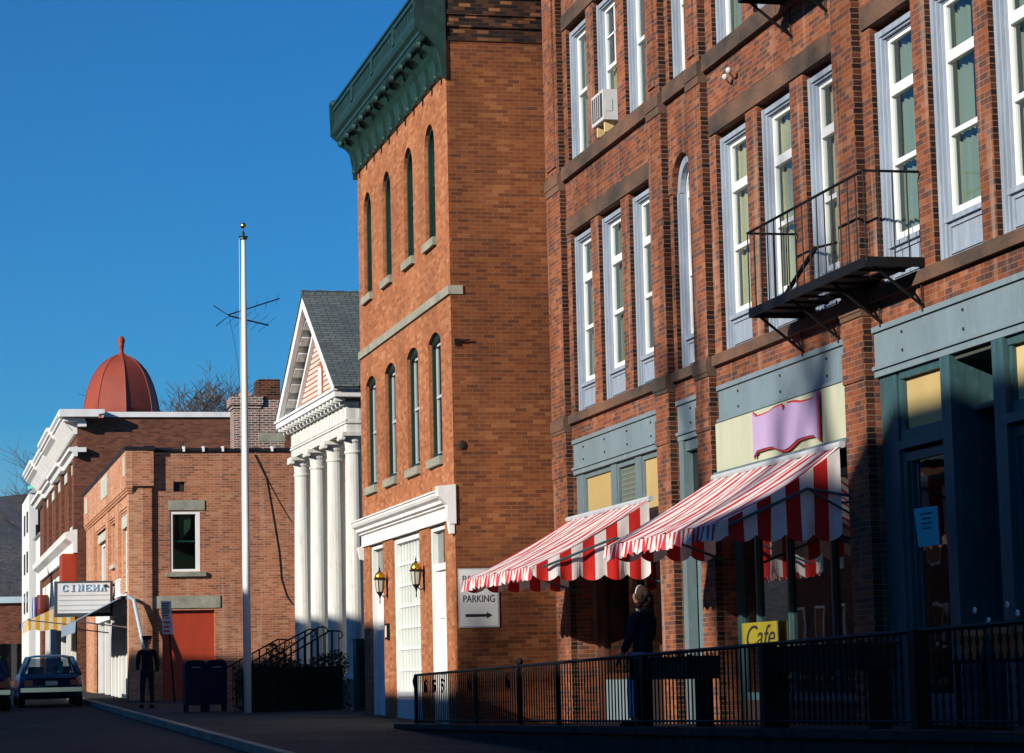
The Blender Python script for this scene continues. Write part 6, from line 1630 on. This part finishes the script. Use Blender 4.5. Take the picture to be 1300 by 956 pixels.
# ------------------------------------------------------------------ bare trees
def bare_tree(name, label, base, height, seed, spread=0.9, levels=6, r0=None, cat='tree', group=None, tf=0.28, sh=1.0, rmin=0.004):
    rnd = random.Random(seed); T = thing(name, label, cat, base, group)
    tr = MB(); cr = MB()
    r0 = r0 or height*0.018
    def grow(p, d, L, r, lv):
        seg = 3 if lv < 4 else 2; pts = [p.copy()]; rr = [r]
        for k in range(seg):
            d = (d+Vector((rnd.uniform(-1, 1), rnd.uniform(-1, 1), rnd.uniform(-0.4, 0.8)))*0.20).normalized()
            p = p+d*(L/seg); pts.append(p.copy()); rr.append(r*(1-0.38*(k+1)/seg))
        (tr if lv == 0 else cr).tube(pts, rr, 7 if lv == 0 else (5 if lv < 3 else 3))
        if lv >= levels: return
        nb = 4 if lv in (0, 1) else rnd.choice((2, 3, 3))
        for k in range(nb):
            a = rnd.uniform(0, 6.28); side = Vector((math.cos(a), math.sin(a), rnd.uniform(-0.1, 0.5)))
            dd = (d*rnd.uniform(0.5, 1.0)+side*spread*rnd.uniform(0.5, 1)).normalized()
            at = pts[-1] if k < 2 else pts[-2]
            grow(at, dd, L*rnd.uniform(0.62, 0.85)*(sh if lv == 0 else 1), max(rmin, r*0.6*rnd.uniform(0.75, 1)), lv+1)
    grow(Vector(base), Vector((0, 0, 1)), height*tf, r0, 0)
    tr.build('trunk', 'bark', T); cr.build('branches', 'bark', T)
    return T
def tb_(px, Y): p = atY(px, 800, Y); return (p.x, Y, 0)
a = atY(222, 700, 150)
bare_tree('bare_tree', 'bare branching tree just right of the red dome', (atY(224, 700, 150).x, 150, 2), 20.0, 21, 0.95, 7, 0.34, group='bare trees behind the shops', rmin=0.02)
bare_tree('bare_tree', 'bare crooked tree left of the brick chimney', (atY(264, 700, 150).x, 150, 2), 20.5, 5, 1.0, 7, 0.36, group='bare trees behind the shops', rmin=0.02)
bare_tree('bare_tree', 'tips of a small bare tree left of the dome above white cornice', (atY(94, 700, 170).x, 170, 2), 16.2, 9, 0.8, 6, 0.22, group='bare trees behind the shops', rmin=0.016)

# ------------------------------------------------------------------ opposite side of the street (out of frame; shades the street, mirrored in the glass)
def house(x0, x1, y0, y1, ze, zr, label, mat, ridge='y'):
    H = thing('town_house', label, 'building', (x1, (y0+y1)/2, gz(y0)), 'houses across the street')
    zb = gz((y0+y1)/2)-0.4
    m = MB(); m.box(x0, x1, y0, y1, zb, ze)
    if ridge == 'y': m.prism([(x0+.05, ze), (x1-.05, ze), ((x0+x1)/2, zr-0.1)], 'y', y0+.02, y1-.02)
    else: m.prism([(y0+.05, ze), (y1-.05, ze), ((y0+y1)/2, zr-0.1)], 'x', x0+.02, x1-.02)
    m.build('wall', mat, H)
    m = MB()
    if ridge == 'y':
        for s_ in (x0-0.4, x1+0.4): m.prism([(s_, ze-0.2), ((x0+x1)/2, zr), ((x0+x1)/2, zr+0.12), (s_, ze-0.05)], 'y', y0-0.3, y1+0.3)
    else:
        for s_ in (y0-0.4, y1+0.4): m.prism([(s_, ze-0.2), ((y0+y1)/2, zr), ((y0+y1)/2, zr+0.12), (s_, ze-0.05)], 'x', x0-0.3, x1+0.3)
    m.build('roof', 'slate', H)
    z = zb+1.6
    while z+1.6 < ze:
        y = y0+1
        while y+1.2 < y1:
            f = MB(); f.box(x1+0.002, x1+0.05, y, y+1.1, z, z+1.6); W = f.build('window', 'sash', H); MB().box(x1+0.051, x1+0.06, y+0.1, y+1.0, z+0.1, z+1.5).build('pane', 'glassdark', W); y += 2.4
        z += 3
    return H
house(-25, -14, 45.6, 58.2, 11.0, 11.3, 'taller brick house across the street facing the portico', 'brick_brown')
house(-25, -14, 38.6, 45.4, 10.3, 10.6, 'white house across the street facing the bank doors', 'siding_white')
house(-26, -14, 15.2, 38.4, 8.9, 9.2, 'long low shop row across the street facing the cafe terrace', 'siding_white')
house(-26, -14, 92, 104, 8, 12.5, 'brick house with white gable across the street, farthest along', 'brick_brown', 'x')
house(-26, -14, 62, 90, 6.9, 8.0, 'long low row house across the street facing the cinema', 'brick_brown')
house(-26, -14, -30, 14.4, 12.9, 13.2, 'tall long row house across the street, beside the camera', 'brick_brown')

for k, (x, y, h_, r_, lb) in enumerate(((-31, 1.0, 26.8, 0.30, 'nearest the camera'), (-34, 1.9, 28.4, 0.36, 'second from the camera'), (-30, 4.0, 26.2, 0.22, 'third from the camera'), (-33, 6.1, 27.4, 0.34, 'fourth from the camera'), (-32, 9.2, 25.0, 0.28, 'fifth from the camera'), (-31, 23.8, 21.5, 0.26, 'last and farthest'))):
    bare_tree('park_tree', 'tall bare park tree behind the houses across the street, '+lb, (x, y, -1.3), h_, 40+k, 0.3, 3, r_, group='park trees behind the houses across the street', tf=0.86, sh=0.14)

# ------------------------------------------------------------------ air
hzb = MB(); hzb.box(-1550, 1550, -300, 2180, -3.5, 235)
hm = bpy.data.materials.new('pale air'); hm.use_nodes = True; ht = hm.node_tree; ht.nodes.clear()
ho = ht.nodes.new('ShaderNodeOutputMaterial'); hv = ht.nodes.new('ShaderNodeVolumePrincipled')
hv.inputs['Color'].default_value = (0.72, 0.80, 0.95, 1); hv.inputs['Density'].default_value = 0.00011; hv.inputs['Anisotropy'].default_value = 0.2
ht.links.new(hv.outputs[0], ho.inputs['Volume'])
hz_o = hzb.build('haze', hm); hz_o['kind'] = 'stuff'
